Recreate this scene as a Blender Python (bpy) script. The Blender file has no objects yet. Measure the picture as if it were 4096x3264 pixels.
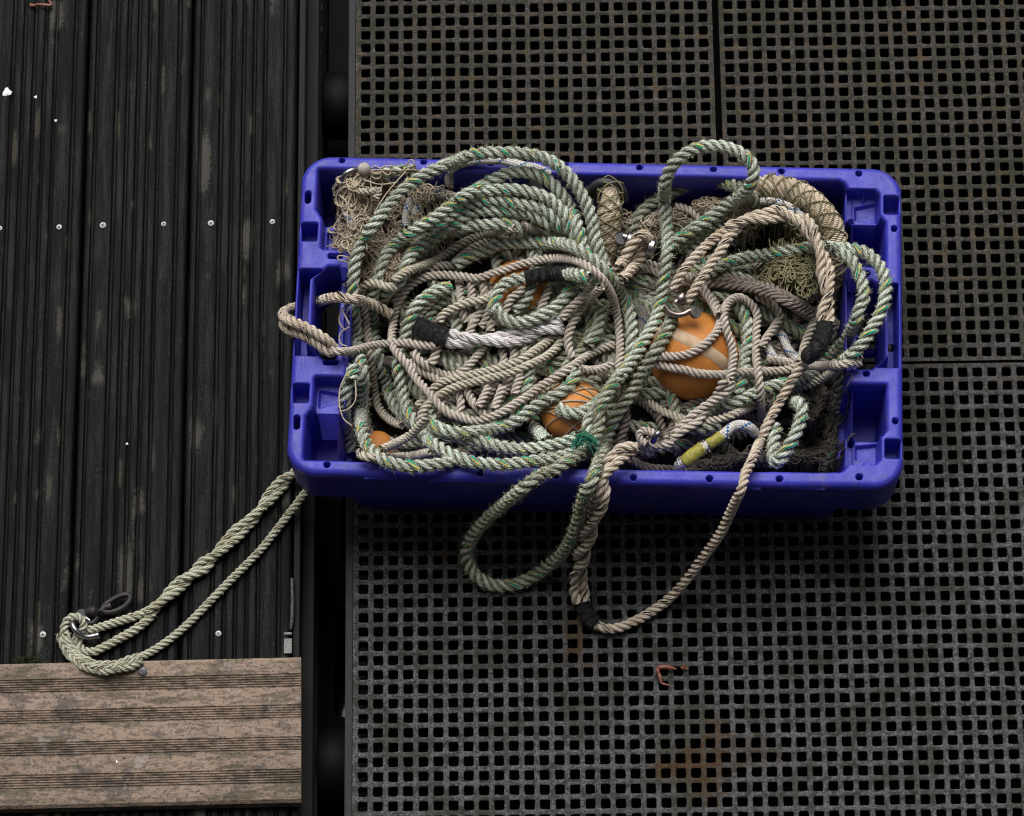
import bpy, math, random
import numpy as np
from mathutils import Matrix, Vector
random.seed(7); RNG = np.random.RandomState(11)
EXPOSURE = 0.50
SC = bpy.context.scene
COL = SC.collection
PI = math.pi

# ------------------------------------------------------------------ camera
F_PX = 15017.4252
CA, CB, CC = 0.355682678, 0.0132889071, -0.0099948668
CAM = np.array([0.248208467, -1.63119947, 4.81141897])
def _rot(a, b, c):
    ca, sa = math.cos(a), math.sin(a); cb, sb = math.cos(b), math.sin(b); cc, sc = math.cos(c), math.sin(c)
    return np.array([[cc,-sc,0],[sc,cc,0],[0,0,1]]) @ np.array([[cb,0,sb],[0,1,0],[-sb,0,cb]]) @ np.array([[1,0,0],[0,ca,-sa],[0,sa,ca]])
RC = _rot(CA, CB, CC)
cam_d = bpy.data.cameras.new('camera'); cam = bpy.data.objects.new('camera', cam_d); COL.objects.link(cam)
cam_d.sensor_width = 36; cam_d.lens = F_PX/4096*36; cam_d.clip_end = 200; cam_d.clip_start = .1
M4 = np.eye(4); M4[:3,:3] = RC; M4[:3,3] = CAM
cam.matrix_world = Matrix(M4.tolist())
SC.camera = cam

def W(px, py, h=0.0):
    """point of the place at height h (metres) seen at photo pixel px,py"""
    px = np.asarray(px, float); py = np.asarray(py, float); h = np.asarray(h, float) + 0*px
    d = np.stack([(px-2048)/F_PX, -(py-1632)/F_PX, -np.ones_like(px)], -1) @ RC.T
    t = (h-CAM[2])/d[..., 2]
    return CAM + d*t[..., None]
ZONE = {0:(0,0,2156/4096), 1:(1100,500,2.148), 2:(1900,500,2.148), 3:(2700,500,2.148), 4:(1100,1200,2.148),
        5:(1900,1200,2.148), 6:(2700,1200,2.148), 7:(1700,1750,1.54), 8:(100,1850,1.7967), 9:(200,2300,4.9), 10:(2380,880,6.7375)}
def zp(z, x, y):
    o = ZONE[z]; return (o[0]+x/o[2], o[1]+y/o[2])
def parse(s):
    """'2:10,20 30,40,210 | 1:5,6' -> list of (px,py,h or None)"""
    out = []
    for seg in s.split('|'):
        z, pts = seg.split(':')
        for p in pts.split():
            v = [float(q) for q in p.split(',')]
            a, b = zp(int(z), v[0], v[1])
            out.append((a, b, v[2]/1000 if len(v) > 2 else None))
    return out

# ------------------------------------------------------------------ objects
def tag(o, label=None, cat=None, group=None, kind=None):
    if label: o['label'] = label
    if cat: o['category'] = cat
    if group: o['group'] = group
    if kind: o['kind'] = kind
    return o
def empty(name, loc=(0,0,0), rz=0.0, rot=None):
    o = bpy.data.objects.new(name, None); COL.objects.link(o)
    o.location = loc; o.rotation_euler = rot if rot else (0,0,rz); o.empty_display_size = .02
    return o
def mesh_np(name, verts, faces, mats, parent=None, uv=None, uv2=None, mi=None, smooth=True, local=None):
    """verts (n,3), faces (m,k) int with k=3 or 4, or a list of such arrays"""
    verts = np.asarray(verts, np.float32)
    fl = faces if isinstance(faces, list) else [faces]
    fl = [np.asarray(f, np.int32) for f in fl if len(f)]
    me = bpy.data.meshes.new(name)
    me.vertices.add(len(verts)); me.vertices.foreach_set('co', verts.ravel())
    nl = sum(f.size for f in fl); npoly = sum(len(f) for f in fl)
    me.loops.add(nl); me.loops.foreach_set('vertex_index', np.concatenate([f.ravel() for f in fl]))
    me.polygons.add(npoly)
    tot = np.concatenate([np.full(len(f), f.shape[1], np.int32) for f in fl])
    st = np.concatenate([[0], np.cumsum(tot)[:-1]]).astype(np.int32)
    me.polygons.foreach_set('loop_start', st)
    if smooth: me.polygons.foreach_set('use_smooth', np.ones(npoly, bool))
    if mi is not None: me.polygons.foreach_set('material_index', np.asarray(mi, np.int32))
    for nm, u in (('UVMap', uv), ('aux', uv2)):
        if u is not None:
            l = me.uv_layers.new(name=nm); l.data.foreach_set('uv', np.asarray(u, np.float32).ravel())
    for m in (mats if isinstance(mats, (list, tuple)) else [mats]): me.materials.append(m)
    me.update(calc_edges=True); me.validate()
    o = bpy.data.objects.new(name, me); COL.objects.link(o)
    if parent is not None: o.parent = parent
    return o
class MB:
    """collects simple shapes, links them as one mesh"""
    def __init__(s): s.v = []; s.f = []
    def add(s, v, f):
        b = len(s.v); s.v += [tuple(p) for p in v]; s.f += [tuple(b+i for i in q) for q in f]
    def box(s, x0, x1, y0, y1, z0, z1):
        s.add([(x0,y0,z0),(x1,y0,z0),(x1,y1,z0),(x0,y1,z0),(x0,y0,z1),(x1,y0,z1),(x1,y1,z1),(x0,y1,z1)],
              [(0,3,2,1),(4,5,6,7),(0,1,5,4),(1,2,6,5),(2,3,7,6),(3,0,4,7)])
    def tube(s, pts, rad, n=12, closed=False, cap=True, flat=1.0, up=(0,0,1)):
        P = np.asarray(pts, float); m = len(P); rad = np.broadcast_to(np.asarray(rad, float), (m,))
        T = np.roll(P,-1,0)-np.roll(P,1,0) if closed else np.gradient(P, axis=0)
        T /= np.linalg.norm(T, axis=1)[:,None]+1e-12
        N = np.cross(np.array(up, float), T); l = np.linalg.norm(N, axis=1)
        N[l < 1e-4] = np.cross((1,0,0), T[l < 1e-4]) if (l < 1e-4).any() else 0
        N /= np.linalg.norm(N, axis=1)[:,None]+1e-12; B = np.cross(T, N)
        a = np.arange(n)*2*PI/n
        V = P[:,None]+rad[:,None,None]*(np.cos(a)[None,:,None]*N[:,None]+flat*np.sin(a)[None,:,None]*B[:,None])
        f = []
        for i in range(m if closed else m-1):
            for j in range(n):
                i2 = (i+1) % m; j2 = (j+1) % n
                f.append((i*n+j, i*n+j2, i2*n+j2, i2*n+j))
        if cap and not closed: f.append(tuple(range(n-1,-1,-1))); f.append(tuple((m-1)*n+j for j in range(n)))
        s.add(V.reshape(-1,3), f)
    def lathe(s, prof, c, n=24, axis=None):
        """prof: list of (r, h) along axis from c"""
        A = Vector(axis or (0,0,1)).normalized(); q = A.to_track_quat('Z','Y').to_matrix(); q = np.array(q)
        V = []
        for r, h in prof:
            for j in range(n):
                a = 2*PI*j/n; V.append(np.array(c)+q@np.array([r*math.cos(a), r*math.sin(a), h]))
        f = [(i*n+j, i*n+(j+1)%n, (i+1)*n+(j+1)%n, (i+1)*n+j) for i in range(len(prof)-1) for j in range(n)]
        f.append(tuple(range(n-1,-1,-1))); f.append(tuple((len(prof)-1)*n+j for j in range(n)))
        s.add(V, f)
    def build(s, name, mat, parent=None, smooth=True, bevel=0, sub=0):
        me = bpy.data.meshes.new(name); me.from_pydata(s.v, [], s.f); me.materials.append(mat)
        if smooth:
            me.polygons.foreach_set('use_smooth', [True]*len(me.polygons))
            try: me.set_sharp_from_angle(angle=math.radians(40))
            except Exception: pass
        me.update(); o = bpy.data.objects.new(name, me); COL.objects.link(o)
        if parent is not None: o.parent = parent
        if bevel:
            b = o.modifiers.new('b','BEVEL'); b.width = bevel; b.segments = 2; b.limit_method = 'ANGLE'
        return o

# ------------------------------------------------------------------ materials
class NT:
    def __init__(s, name):
        s.m = bpy.data.materials.new(name); s.m.use_nodes = True; s.t = s.m.node_tree; s.t.nodes.clear()
        s.out = s.n('ShaderNodeOutputMaterial'); s.b = s.n('ShaderNodeBsdfPrincipled')
        s.l(s.b.outputs[0], s.out.inputs[0])
    def n(s, t, **k):
        x = s.t.nodes.new(t)
        for a, b in k.items(): setattr(x, a, b)
        return x
    def l(s, a, b): s.t.links.new(a, b)
    def put(s, sock, v):
        if hasattr(v, 'is_output') or hasattr(v, 'links'): s.l(v, sock)
        else:
            if isinstance(v, (tuple, list)) and len(v) == 3 and sock.type == 'RGBA': v = (*v, 1)
            sock.default_value = v
    def math(s, op, a, b=0.0, c=0.0, clamp=False):
        x = s.n('ShaderNodeMath', operation=op); x.use_clamp = clamp
        s.put(x.inputs[0], a); s.put(x.inputs[1], b)
        if op in ('MULTIPLY_ADD','SMOOTH_MIN','COMPARE'): s.put(x.inputs[2], c)
        return x.outputs[0]
    def ss(s, v, a, b, lo=0.0, hi=1.0):
        x = s.n('ShaderNodeMapRange', interpolation_type='SMOOTHSTEP'); x.clamp = True
        s.put(x.inputs[0], v); s.put(x.inputs[1], a); s.put(x.inputs[2], b); s.put(x.inputs[3], lo); s.put(x.inputs[4], hi)
        return x.outputs[0]
    def mix(s, f, a, b, mode='MIX'):
        x = s.n('ShaderNodeMix', data_type='RGBA', blend_type=mode)
        s.put(x.inputs[0], f); s.put(x.inputs[6], a); s.put(x.inputs[7], b); return x.outputs[2]
    def noise(s, vec, scale, detail=3, rough=.55, dist=0.0, out=0):
        x = s.n('ShaderNodeTexNoise'); s.put(x.inputs['Vector'], vec); x.inputs['Scale'].default_value = scale
        x.inputs['Detail'].default_value = detail; x.inputs['Roughness'].default_value = rough; x.inputs['Distortion'].default_value = dist
        return x.outputs[out]
    def voro(s, vec, scale, feature='F1', out=0, rnd=1.0, dim='3D'):
        x = s.n('ShaderNodeTexVoronoi', feature=feature, voronoi_dimensions=dim); s.put(x.inputs['Vector'], vec); x.inputs['Scale'].default_value = scale
        x.inputs['Randomness'].default_value = rnd; return x.outputs[out]
    def obj(s): return s.n('ShaderNodeTexCoord').outputs['Object']
    def geo(s, o='Position'): return s.n('ShaderNodeNewGeometry').outputs[o]
    def scale(s, v, sc):
        x = s.n('ShaderNodeMapping'); s.put(x.inputs[0], v); x.inputs[3].default_value = sc; return x.outputs[0]
    def uv(s, name):
        x = s.n('ShaderNodeUVMap', uv_map=name); y = s.n('ShaderNodeSeparateXYZ'); s.l(x.outputs[0], y.inputs[0]); return y.outputs[0], y.outputs[1]
    def sep(s, v):
        y = s.n('ShaderNodeSeparateXYZ'); s.put(y.inputs[0], v); return y.outputs[0], y.outputs[1], y.outputs[2]
    def bump(s, h, strength=.5, dist=.001, nrm=None):
        x = s.n('ShaderNodeBump'); x.inputs['Strength'].default_value = strength; x.inputs['Distance'].default_value = dist
        s.put(x.inputs['Height'], h)
        if nrm is not None: s.l(nrm, x.inputs['Normal'])
        return x.outputs[0]
    def set(s, color=None, rough=None, metal=None, normal=None, spec=None):
        if color is not None: s.put(s.b.inputs['Base Color'], color)
        if rough is not None: s.put(s.b.inputs['Roughness'], rough)
        if metal is not None: s.put(s.b.inputs['Metallic'], metal)
        if normal is not None: s.put(s.b.inputs['Normal'], normal)
        if spec is not None: s.put(s.b.inputs['Specular IOR Level'], spec)
        return s.m
MAT = {}
def rope_mat(name, light, dark, dirt, dirt_amt, flecks=None, yarns=9, orange=0.0):
    t = NT(name); s_, phi = t.uv('UVMap'); outn, strand = t.uv('aux'); pos = t.geo()
    rnd = t.n('ShaderNodeObjectInfo').outputs['Random']
    big = t.noise(pos, 22, 3, .6); med = t.noise(pos, 140, 3, .6); fine = t.noise(pos, 900, 2, .6)
    c = t.mix(t.ss(med, .3, .7), dark, light)
    c = t.mix(t.math('MULTIPLY', t.ss(fine, .45, .75), .35), c, [v*.45 for v in dark])
    if orange: c = t.mix(t.math('MULTIPLY', t.ss(t.noise(pos, 45, 2), .56, .74), orange), c, (.32,.16,.07))
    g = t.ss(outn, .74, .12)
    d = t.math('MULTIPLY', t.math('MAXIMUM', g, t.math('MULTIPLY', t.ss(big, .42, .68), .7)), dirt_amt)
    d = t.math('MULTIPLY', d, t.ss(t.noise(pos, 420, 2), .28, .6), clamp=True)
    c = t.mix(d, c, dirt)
    c = t.mix(t.math('MULTIPLY', rnd, .14), c, (.02,.02,.015))
    if flecks:
        on = t.math('LESS_THAN', strand, .1)
        ph = t.math('SUBTRACT', t.math('ADD', phi, t.math('MULTIPLY', t.math('SUBTRACT', t.noise(pos, 60, 1), .5), .10)), .25)
        w = flecks[2]
        keep = t.math('GREATER_THAN', t.noise(pos, 26, 0), .50)
        keep = t.math('MULTIPLY', keep, t.ss(outn, .35, .55))
        m1 = t.math('MULTIPLY', t.math('MULTIPLY', t.math('LESS_THAN', t.math('ABSOLUTE', ph), w), on), keep)
        c = t.mix(m1, c, flecks[0])
        m2 = t.math('MULTIPLY', t.math('MULTIPLY', t.math('LESS_THAN', t.math('ABSOLUTE', t.math('SUBTRACT', ph, w*.35)), w*.30), on), keep)
        c = t.mix(m2, c, flecks[1])
    y = t.math('SINE', t.math('MULTIPLY', t.math('ADD', phi, t.math('MULTIPLY', s_, 6.0)), 2*PI*yarns))
    h = t.math('ADD', t.math('MULTIPLY', y, .5), t.math('MULTIPLY', fine, 1.2))
    return t.set(c, .88, normal=t.bump(h, .9, .0008), spec=.25)
# ================================================================== SETTING
# ---- light: dull overcast daylight, the quay wall behind the camera shades one side
SUN_EL, SUN_AZ = math.radians(58), math.radians(-10)      # azimuth from +y towards +x
wd = bpy.data.worlds.new('World'); SC.world = wd; wd.use_nodes = True; nt = wd.node_tree; nt.nodes.clear()
sk = nt.nodes.new('ShaderNodeTexSky'); sk.sky_type = 'NISHITA'; sk.sun_disc = False
sk.sun_elevation = SUN_EL; sk.sun_rotation = SUN_AZ; sk.air_density = 1.0; sk.dust_density = 4.0; sk.ozone_density = 1.0
hs = nt.nodes.new('ShaderNodeHueSaturation'); hs.inputs['Saturation'].default_value = .42
bg = nt.nodes.new('ShaderNodeBackground'); bg.inputs[1].default_value = .050
wo = nt.nodes.new('ShaderNodeOutputWorld')
nt.links.new(sk.outputs[0], hs.inputs['Color']); nt.links.new(hs.outputs[0], bg.inputs[0]); nt.links.new(bg.outputs[0], wo.inputs[0])
sd = bpy.data.lights.new('sun', 'SUN'); sd.energy = 2.7; sd.angle = math.radians(50); sd.color = (1, .985, .965)
so = bpy.data.objects.new('sun', sd); COL.objects.link(so)
sv = Vector((math.sin(SUN_AZ)*math.cos(SUN_EL), math.cos(SUN_AZ)*math.cos(SUN_EL), math.sin(SUN_EL)))
so.rotation_euler = sv.to_track_quat('Z', 'Y').to_euler(); so.location = (0, 0, 6)
SC.view_settings.view_transform = 'Standard'; SC.view_settings.look = 'None'; SC.view_settings.gamma = 1
SC.view_settings.exposure = EXPOSURE
SC.cycles.pixel_filter_type = 'BLACKMAN_HARRIS'; SC.cycles.filter_width = 1.1

# ---- materials of the setting
def m_plain(name, col, rough=.6, metal=0, bs=200, bstr=.3, var=.4, spec=None):
    t = NT(name); p = t.geo(); n = t.noise(p, bs, 4, .6); n2 = t.noise(p, bs*.12, 3, .6)
    c = t.mix(t.ss(n, .35, .7), col, [v*(1-var) for v in col]); c = t.mix(t.math('MULTIPLY', t.ss(n2, .45, .7), var), c, [v*.6 for v in col])
    return t.set(c, rough, metal, t.bump(n, bstr, .001), spec)
def m_grating():
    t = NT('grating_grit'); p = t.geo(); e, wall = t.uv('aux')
    n1 = t.noise(p, 760, 2, .8); n2 = t.noise(p, 70, 4, .75); n3 = t.noise(p, 13, 4, .65); n4 = t.noise(p, 330, 3, .75); n5 = t.noise(p, 4.5, 2); n7 = t.noise(p, 170, 3, .7)
    spk = t.voro(p, 620, dim='2D')
    c = t.mix(t.ss(n1, .40, .60), (.014,.014,.0148), (.178,.178,.196))
    c = t.mix(t.ss(n4, .42, .56), t.mix(.68, c, (.012,.012,.012)), c)
    c = t.mix(t.math('MULTIPLY', t.ss(spk, .30, .08), .6), c, (.29,.285,.30))
    _, y, _ = t.sep(p)
    warm = t.ss(t.math('ADD', y, t.math('MULTIPLY', n5, .5)), .30, .62)      # the panels further up are browner
    c = t.mix(t.math('MULTIPLY', warm, .9), c, t.mix(1.0, c, (.66,.565,.43), 'MULTIPLY'))
    c = t.mix(t.math('MULTIPLY', t.ss(n2, .485, .57), .74), c, t.mix(t.ss(n4, .42, .56), (.009,.010,.007), (.034,.034,.026)))
    c = t.mix(t.math('MULTIPLY', t.ss(n7, .52, .60), .68), c, (.018,.017,.013))
    c = t.mix(t.math('MULTIPLY', t.ss(n3, .49, .58), .50), c, (.022,.027,.013))
    c = t.mix(t.math('MULTIPLY', t.math('MULTIPLY', t.ss(t.noise(p, 48, 3, .7, .5), .56, .62), warm), .55), c, (.080,.055,.026))
    c = t.mix(t.math('MULTIPLY', t.ss(t.noise(p, 31, 4, .8), .60, .70), .35), c, (.20,.195,.20))
    c = t.mix(t.math('MULTIPLY', t.ss(e, .80, 1.0), .34), c, (.20,.195,.185))
    x, y, z = t.sep(p)
    for cx, cy, rx, ry, k in RUST:
        dx = t.math('DIVIDE', t.math('SUBTRACT', x, cx), rx); dy = t.math('DIVIDE', t.math('SUBTRACT', y, cy), ry)
        d = t.math('SQRT', t.math('ADD', t.math('MULTIPLY', dx, dx), t.math('MULTIPLY', dy, dy)))
        d = t.math('ADD', d, t.math('MULTIPLY', t.math('SUBTRACT', t.noise(p, 50, 5, .8), .5), 3.4))
        c = t.mix(t.math('MULTIPLY', t.ss(d, 1.15, .30), k), c, t.mix(t.ss(n7, .42, .58), (.042,.017,.006), (.058,.042,.020)))
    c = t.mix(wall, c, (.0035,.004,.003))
    h = t.math('ADD', n1, t.math('MULTIPLY', n4, .8))
    return t.set(c, .85, normal=t.bump(h, .9, .0013), spec=.2)
RUST = []
for px, py, rx, ry, k in ((2790,3050,.060,.034,.9),(2860,2940,.024,.045,.7),(2680,3080,.034,.018,.85),(2830,3180,.035,.022,.6),(2305,2540,.022,.034,.85),(1785,2228,.009,.012,.85),(2310,2640,.034,.024,.5),(3000,3010,.05,.03,.4)):
    q = W(px, py, 0); RUST.append((float(q[0]), float(q[1]), rx, ry, k))
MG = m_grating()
def m_deck():
    t = NT('dark_wet_decking'); p = t.geo()
    ps = t.scale(p, (1, .06, 1)); g = t.noise(ps, 420, 5, .7); g2 = t.noise(ps, 110, 4, .65); g3 = t.noise(t.scale(p, (1,.35,1)), 9, 3); g4 = t.noise(p, 210, 4, .7)
    c = t.mix(t.ss(g, .40, .62), (.0013,.0015,.0014), (.0056,.0061,.0061))
    c = t.mix(t.math('MULTIPLY', t.ss(g2, .50, .60), .5), c, (.0070,.0074,.0067))
    c = t.mix(t.math('MULTIPLY', t.ss(g3, .48, .62), .6), c, (.0048,.0066,.0072))
    c = t.mix(t.math('MULTIPLY', t.ss(g4, .52, .64), .35), c, (.0080,.0078,.0062))
    def lens(sx, sc, r0, r1, seln, s0, s1, amp):
        v = t.voro(t.scale(p, (1,sx,1)), sc, dim='2D'); sp = t.math('ADD', v, t.math('MULTIPLY', t.math('SUBTRACT', g4, .5), amp))
        return t.math('MULTIPLY', t.ss(sp, r1, r0), t.ss(seln, s0, s1))
    m = lens(.20, 15, .10, .17, t.noise(p, 7, 2), .50, .56, .25); c = t.mix(t.math('MULTIPLY', m, .75), c, (.062,.057,.047))
    m = lens(.14, 38, .10, .18, t.noise(p, 11, 2), .50, .58, .3); c = t.mix(t.math('MULTIPLY', m, .65), c, (.052,.046,.034))
    m = lens(.5, 120, .06, .11, t.noise(p, 19, 2), .52, .60, .2); c = t.mix(t.math('MULTIPLY', m, .5), c, (.045,.042,.034))
    c = t.mix(t.math('MULTIPLY', t.ss(t.noise(p, 60, 2), .58, .68), .35), c, (.0085,.0110,.0050))
    r = t.ss(g2, .42, .6, .40, .70)
    x, _ = t.uv('aux'); c = t.mix(t.math('MULTIPLY', x, .85), c, (.0009,.0011,.0006))
    return t.set(c, r, normal=t.bump(t.math('ADD', t.math('ADD', g, g2), t.math('MULTIPLY', g4, .6)), .7, .0014), spec=.10)
MD = m_deck()
def m_composite():
    t = NT('weathered_beige_board'); p = t.geo()
    n1 = t.noise(p, 520, 4, .75); n2 = t.noise(t.scale(p, (.22,1,1)), 38, 5, .75); n3 = t.noise(t.scale(p, (.35,1,1)), 9, 4, .65); n4 = t.noise(t.scale(p, (.33,1,1)), 170, 5, .78)
    c = t.mix(t.ss(n3, .42, .58), (.270,.190,.142), (.185,.130,.096))
    c = t.mix(t.math('MULTIPLY', t.ss(n1, .44, .58), .6), c, (.285,.235,.185))
    c = t.mix(t.math('MULTIPLY', t.ss(n4, .48, .58), .62), c, (.060,.050,.038))
    c = t.mix(t.math('MULTIPLY', t.ss(n2, .50, .60), .58), c, (.042,.042,.022))
    c = t.mix(t.math('MULTIPLY', t.ss(t.noise(p, 22, 4, .7), .56, .63), .55), c, (.050,.046,.050))
    c = t.mix(t.math('MULTIPLY', t.ss(t.noise(p, 260, 3, .7), .58, .64), .75), c, (.020,.019,.013))
    c = t.mix(t.math('MULTIPLY', t.ss(t.noise(p, 46, 3, .7, .4), .60, .66), .5), c, (.30,.27,.25))
    g, _ = t.uv('aux'); c = t.mix(t.math('MULTIPLY', t.math('MULTIPLY', g, t.ss(n4, .36, .62)), .50), c, (.036,.030,.020))
    return t.set(c, .8, normal=t.bump(t.math('ADD', n1, n4), .7, .001), spec=.25)
MC = m_composite()
MB_BLACK = m_plain('black_rubber', (.003,.003,.003), .7, bs=120, spec=.1)
MB_PIPE = m_plain('black_float_plastic', (.0035,.004,.0045), .6, bs=60, bstr=.3, spec=.12)
MB_STEEL = m_plain('dull_galvanised_steel', (.022,.022,.025), .6, .0, bs=300, var=.5, spec=.2)
MB_ROUGH = m_plain('rough_galvanised_steel', (.07,.068,.07), .55, .3, bs=420, bstr=.8, var=.7)
MB_PALE = m_plain('scuffed_pale_metal', (.16,.155,.15), .5, .3, bs=420, bstr=.4, var=.6)
MB_BEAM = m_plain('mossy_black_timber', (.0030,.0033,.0022), .85, bs=90, var=.5)
MB_SCREW = m_plain('zinc_screw', (.42,.41,.40), .38, .25, bs=500, bstr=.3, var=.25)
MB_SLOT = m_plain('screw_recess', (.02,.02,.02), .6, bs=500)
MB_SHINY = m_plain('polished_shackle_steel', (.38,.37,.38), .30, 1.0, bs=140, bstr=.12, var=.35)
MB_BRONZE = m_plain('worn_shackle_steel', (.33,.28,.25), .38, 1.0, bs=140, bstr=.15, var=.4)
MB_RUST = m_plain('rusty_black_iron', (.013,.0095,.0085), .58, .1, bs=260, bstr=.5, var=.4)
MB_CRAB = m_plain('dried_crab_shell', (.20,.062,.040), .42, bs=260, bstr=.2, var=.5)
MB_CRABD = m_plain('torn_crab_joint', (.20,.065,.018), .6, bs=300, bstr=.4, var=.6)
MB_WHITE = m_plain('dried_white_dropping', (.75,.75,.76), .8, bs=240, bstr=.5, var=.12)
MB_MOSS = m_plain('dark_moss', (.020,.035,.010), .9, bs=400)

# ---- gratings
def grating(x0, y0, nc, nr, xl, xr, yb, yt, label, pitch=(.02,.02)):
    """x0,y0 centre of the lower-left hole; nc x nr holes; outer edges xl..xr, yb..yt"""
    hh, r = .00655, .0022; V = []; FU = []
    base = []
    for sx, sy in ((1,-1),(1,1),(-1,1),(-1,-1)):
        A = (sx*hh, sy*(hh-r)); B = (sx*(hh-.32*r), sy*(hh-.32*r)); C_ = (sx*(hh-r), sy*hh)
        base += [A, B, C_] if sx*sy > 0 else [C_, B, A]
    base = np.array(base)                                   # 12 points, counter-clockwise
    osq = []
    for sx, sy in ((1,-1),(1,1),(-1,1),(-1,-1)):
        A = (sx*.5, sy*.26); B = (sx*.5, sy*.5); C_ = (sx*.26, sy*.5)
        osq += [A, B, C_] if sx*sy > 0 else [C_, B, A]
    osq = np.array(osq); px, py = pitch
    ix, iy = np.meshgrid(np.arange(nc), np.arange(nr)); ix = ix.ravel(); iy = iy.ravel(); n = len(ix)
    cx = x0+ix*px; cy = y0+iy*py
    rs = np.random.RandomState(nc*7+nr)
    jit = rs.normal(0, .00022, (n,12,2)); jit[rs.rand(n,12) < .05] *= 3.0
    sc = 1+rs.normal(0, .018, (n,1,2))
    out = np.zeros((n,12,3)); out[:,:,0] = cx[:,None]+osq[None,:,0]*px; out[:,:,1] = cy[:,None]+osq[None,:,1]*py
    for (mask, lo, val, axis) in ((ix==0,-.5,xl,0),(ix==nc-1,.5,xr,0),(iy==0,-.5,yb,1),(iy==nr-1,.5,yt,1)):
        sel = np.where(mask)[0]; cols = np.where(osq[:,axis]==lo)[0]
        for c_ in cols: out[sel, c_, axis] = val
    h = base[None]*sc+jit; ctr = np.stack([cx, cy], 1)[:,None]
    def ring(k, z, dz=0):
        q = np.zeros((n,12,3)); q[:,:,:2] = ctr+h*k; q[:,:,2] = z; return q
    top = ring(1.13, 0.0); lip = ring(1.0, -.0009); low = ring(1.06, -.028)
    outb = out.copy(); outb[:,:,2] = -.0002
    Vv = np.concatenate([outb, top, lip, low], 1).reshape(-1,3)   # 48 per cell
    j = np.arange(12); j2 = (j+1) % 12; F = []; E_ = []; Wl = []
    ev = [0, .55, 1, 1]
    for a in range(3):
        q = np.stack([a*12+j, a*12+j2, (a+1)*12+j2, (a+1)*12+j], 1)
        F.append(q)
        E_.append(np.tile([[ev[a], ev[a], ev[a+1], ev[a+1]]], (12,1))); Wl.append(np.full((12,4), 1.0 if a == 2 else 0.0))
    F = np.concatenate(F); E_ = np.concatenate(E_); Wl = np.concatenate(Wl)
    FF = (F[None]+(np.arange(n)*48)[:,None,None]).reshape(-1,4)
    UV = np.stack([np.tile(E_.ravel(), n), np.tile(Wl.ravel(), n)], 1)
    # outer side faces
    b = len(Vv); sv_ = np.array([(xl,yb,-.0002),(xr,yb,-.0002),(xr,yt,-.0002),(xl,yt,-.0002),(xl,yb,-.03),(xr,yb,-.03),(xr,yt,-.03),(xl,yt,-.03)])
    sf = np.array([(0,4,5,1),(1,5,6,2),(2,6,7,3),(3,7,4,0)])+b
    Vv = np.concatenate([Vv, sv_]); FF = np.concatenate([FF, sf]); UV = np.concatenate([UV, np.tile([[0,.6]], (16,1))])
    FF = FF[:, ::1]
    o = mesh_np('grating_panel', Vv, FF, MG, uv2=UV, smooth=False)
    tag(o, label, 'floor grating', 'square-mesh floor gratings')
    return o
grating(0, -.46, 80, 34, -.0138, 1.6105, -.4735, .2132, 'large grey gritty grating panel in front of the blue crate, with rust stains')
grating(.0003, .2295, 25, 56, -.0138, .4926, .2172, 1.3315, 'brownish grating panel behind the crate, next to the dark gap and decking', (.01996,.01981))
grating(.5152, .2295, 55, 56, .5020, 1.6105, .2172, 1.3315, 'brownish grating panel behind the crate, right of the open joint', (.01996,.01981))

# ---- decking boards
def deck_board(x0, x1, y0, y1, label):
    w = x1-x0; prof = [(0,-.004,1),(.004,-.0006,0),(.008,0,0)]
    for g, gw in ((.082,.0056),(.279,.0066),(.388,.0058),(.489,.0058),(.592,.0058),(.695,.0058),(.885,.0064)):
        c = g*w; a = gw/2
        prof += [(c-a-.0006,0,0),(c-a,-.0005,.2),(c-a*.55,-.0042,1),(c+a*.55,-.0042,1),(c+a,-.0005,.2),(c+a+.0006,0,0)]
    prof += [(w-.008,0,0),(w-.004,-.0006,0),(w,-.004,1)]
    prof = [(0,-.028,1)]+prof+[(w,-.028,1)]
    P = np.array(prof); ny = 60; ys = np.linspace(y0, y1, ny); rs = np.random.RandomState(int(abs(x0)*1e4))
    V = np.zeros((ny, len(P), 3)); V[:,:,0] = x0+P[None,:,0]; V[:,:,1] = ys[:,None]; V[:,:,2] = P[None,:,1]
    wob = np.convolve(rs.normal(0,1,ny+8), np.ones(9)/9, 'valid')*.0006
    V[:,2:-2,0] += wob[:,None]; V[:,:,2] += (np.convolve(rs.normal(0,1,ny+8), np.ones(9)/9, 'valid')*.0004)[:,None]
    k = len(P); f = []; uv = []
    for i in range(ny-1):
        for j in range(k-1):
            f.append((i*k+j, i*k+j+1, (i+1)*k+j+1, (i+1)*k+j)); uv += [P[j,2], P[j+1,2], P[j+1,2], P[j,2]]
    uv = np.stack([uv, np.zeros(len(uv))], 1)
    return tag(mesh_np('deck_board', V.reshape(-1,3), np.array(f), MD, uv2=uv, smooth=False), label, 'deck board', 'dark grooved decking boards')
gx = [-.6905, -.5422, -.3942, -.2462, -.0955]
lab = ['dark grooved deck board at the far left edge under the screw-less strip', 'dark grooved deck board second from the left, with pale worn patches',
       'dark grooved deck board in the middle, carrying two close screws', 'dark grooved deck board beside the gap, under the trailing rope splice']
lab = ['outermost left dark grooved deck board, only a sliver in the photo', 'dark grooved deck board with the white dropping on it',
       'plain dark grooved deck board between the worn board and the edge board', 'dark grooved edge deck board beside the gap next to the crate']
for i in range(4): deck_board(gx[i]+.0016, gx[i+1]-.0016, -.62, 1.34, lab[i])
mb = MB()
for y in (-.5, -.19, .12, .345, .6, .9): mb.box(-.68, -.098, y-.03, y+.03, -.13, -.0285)
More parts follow.
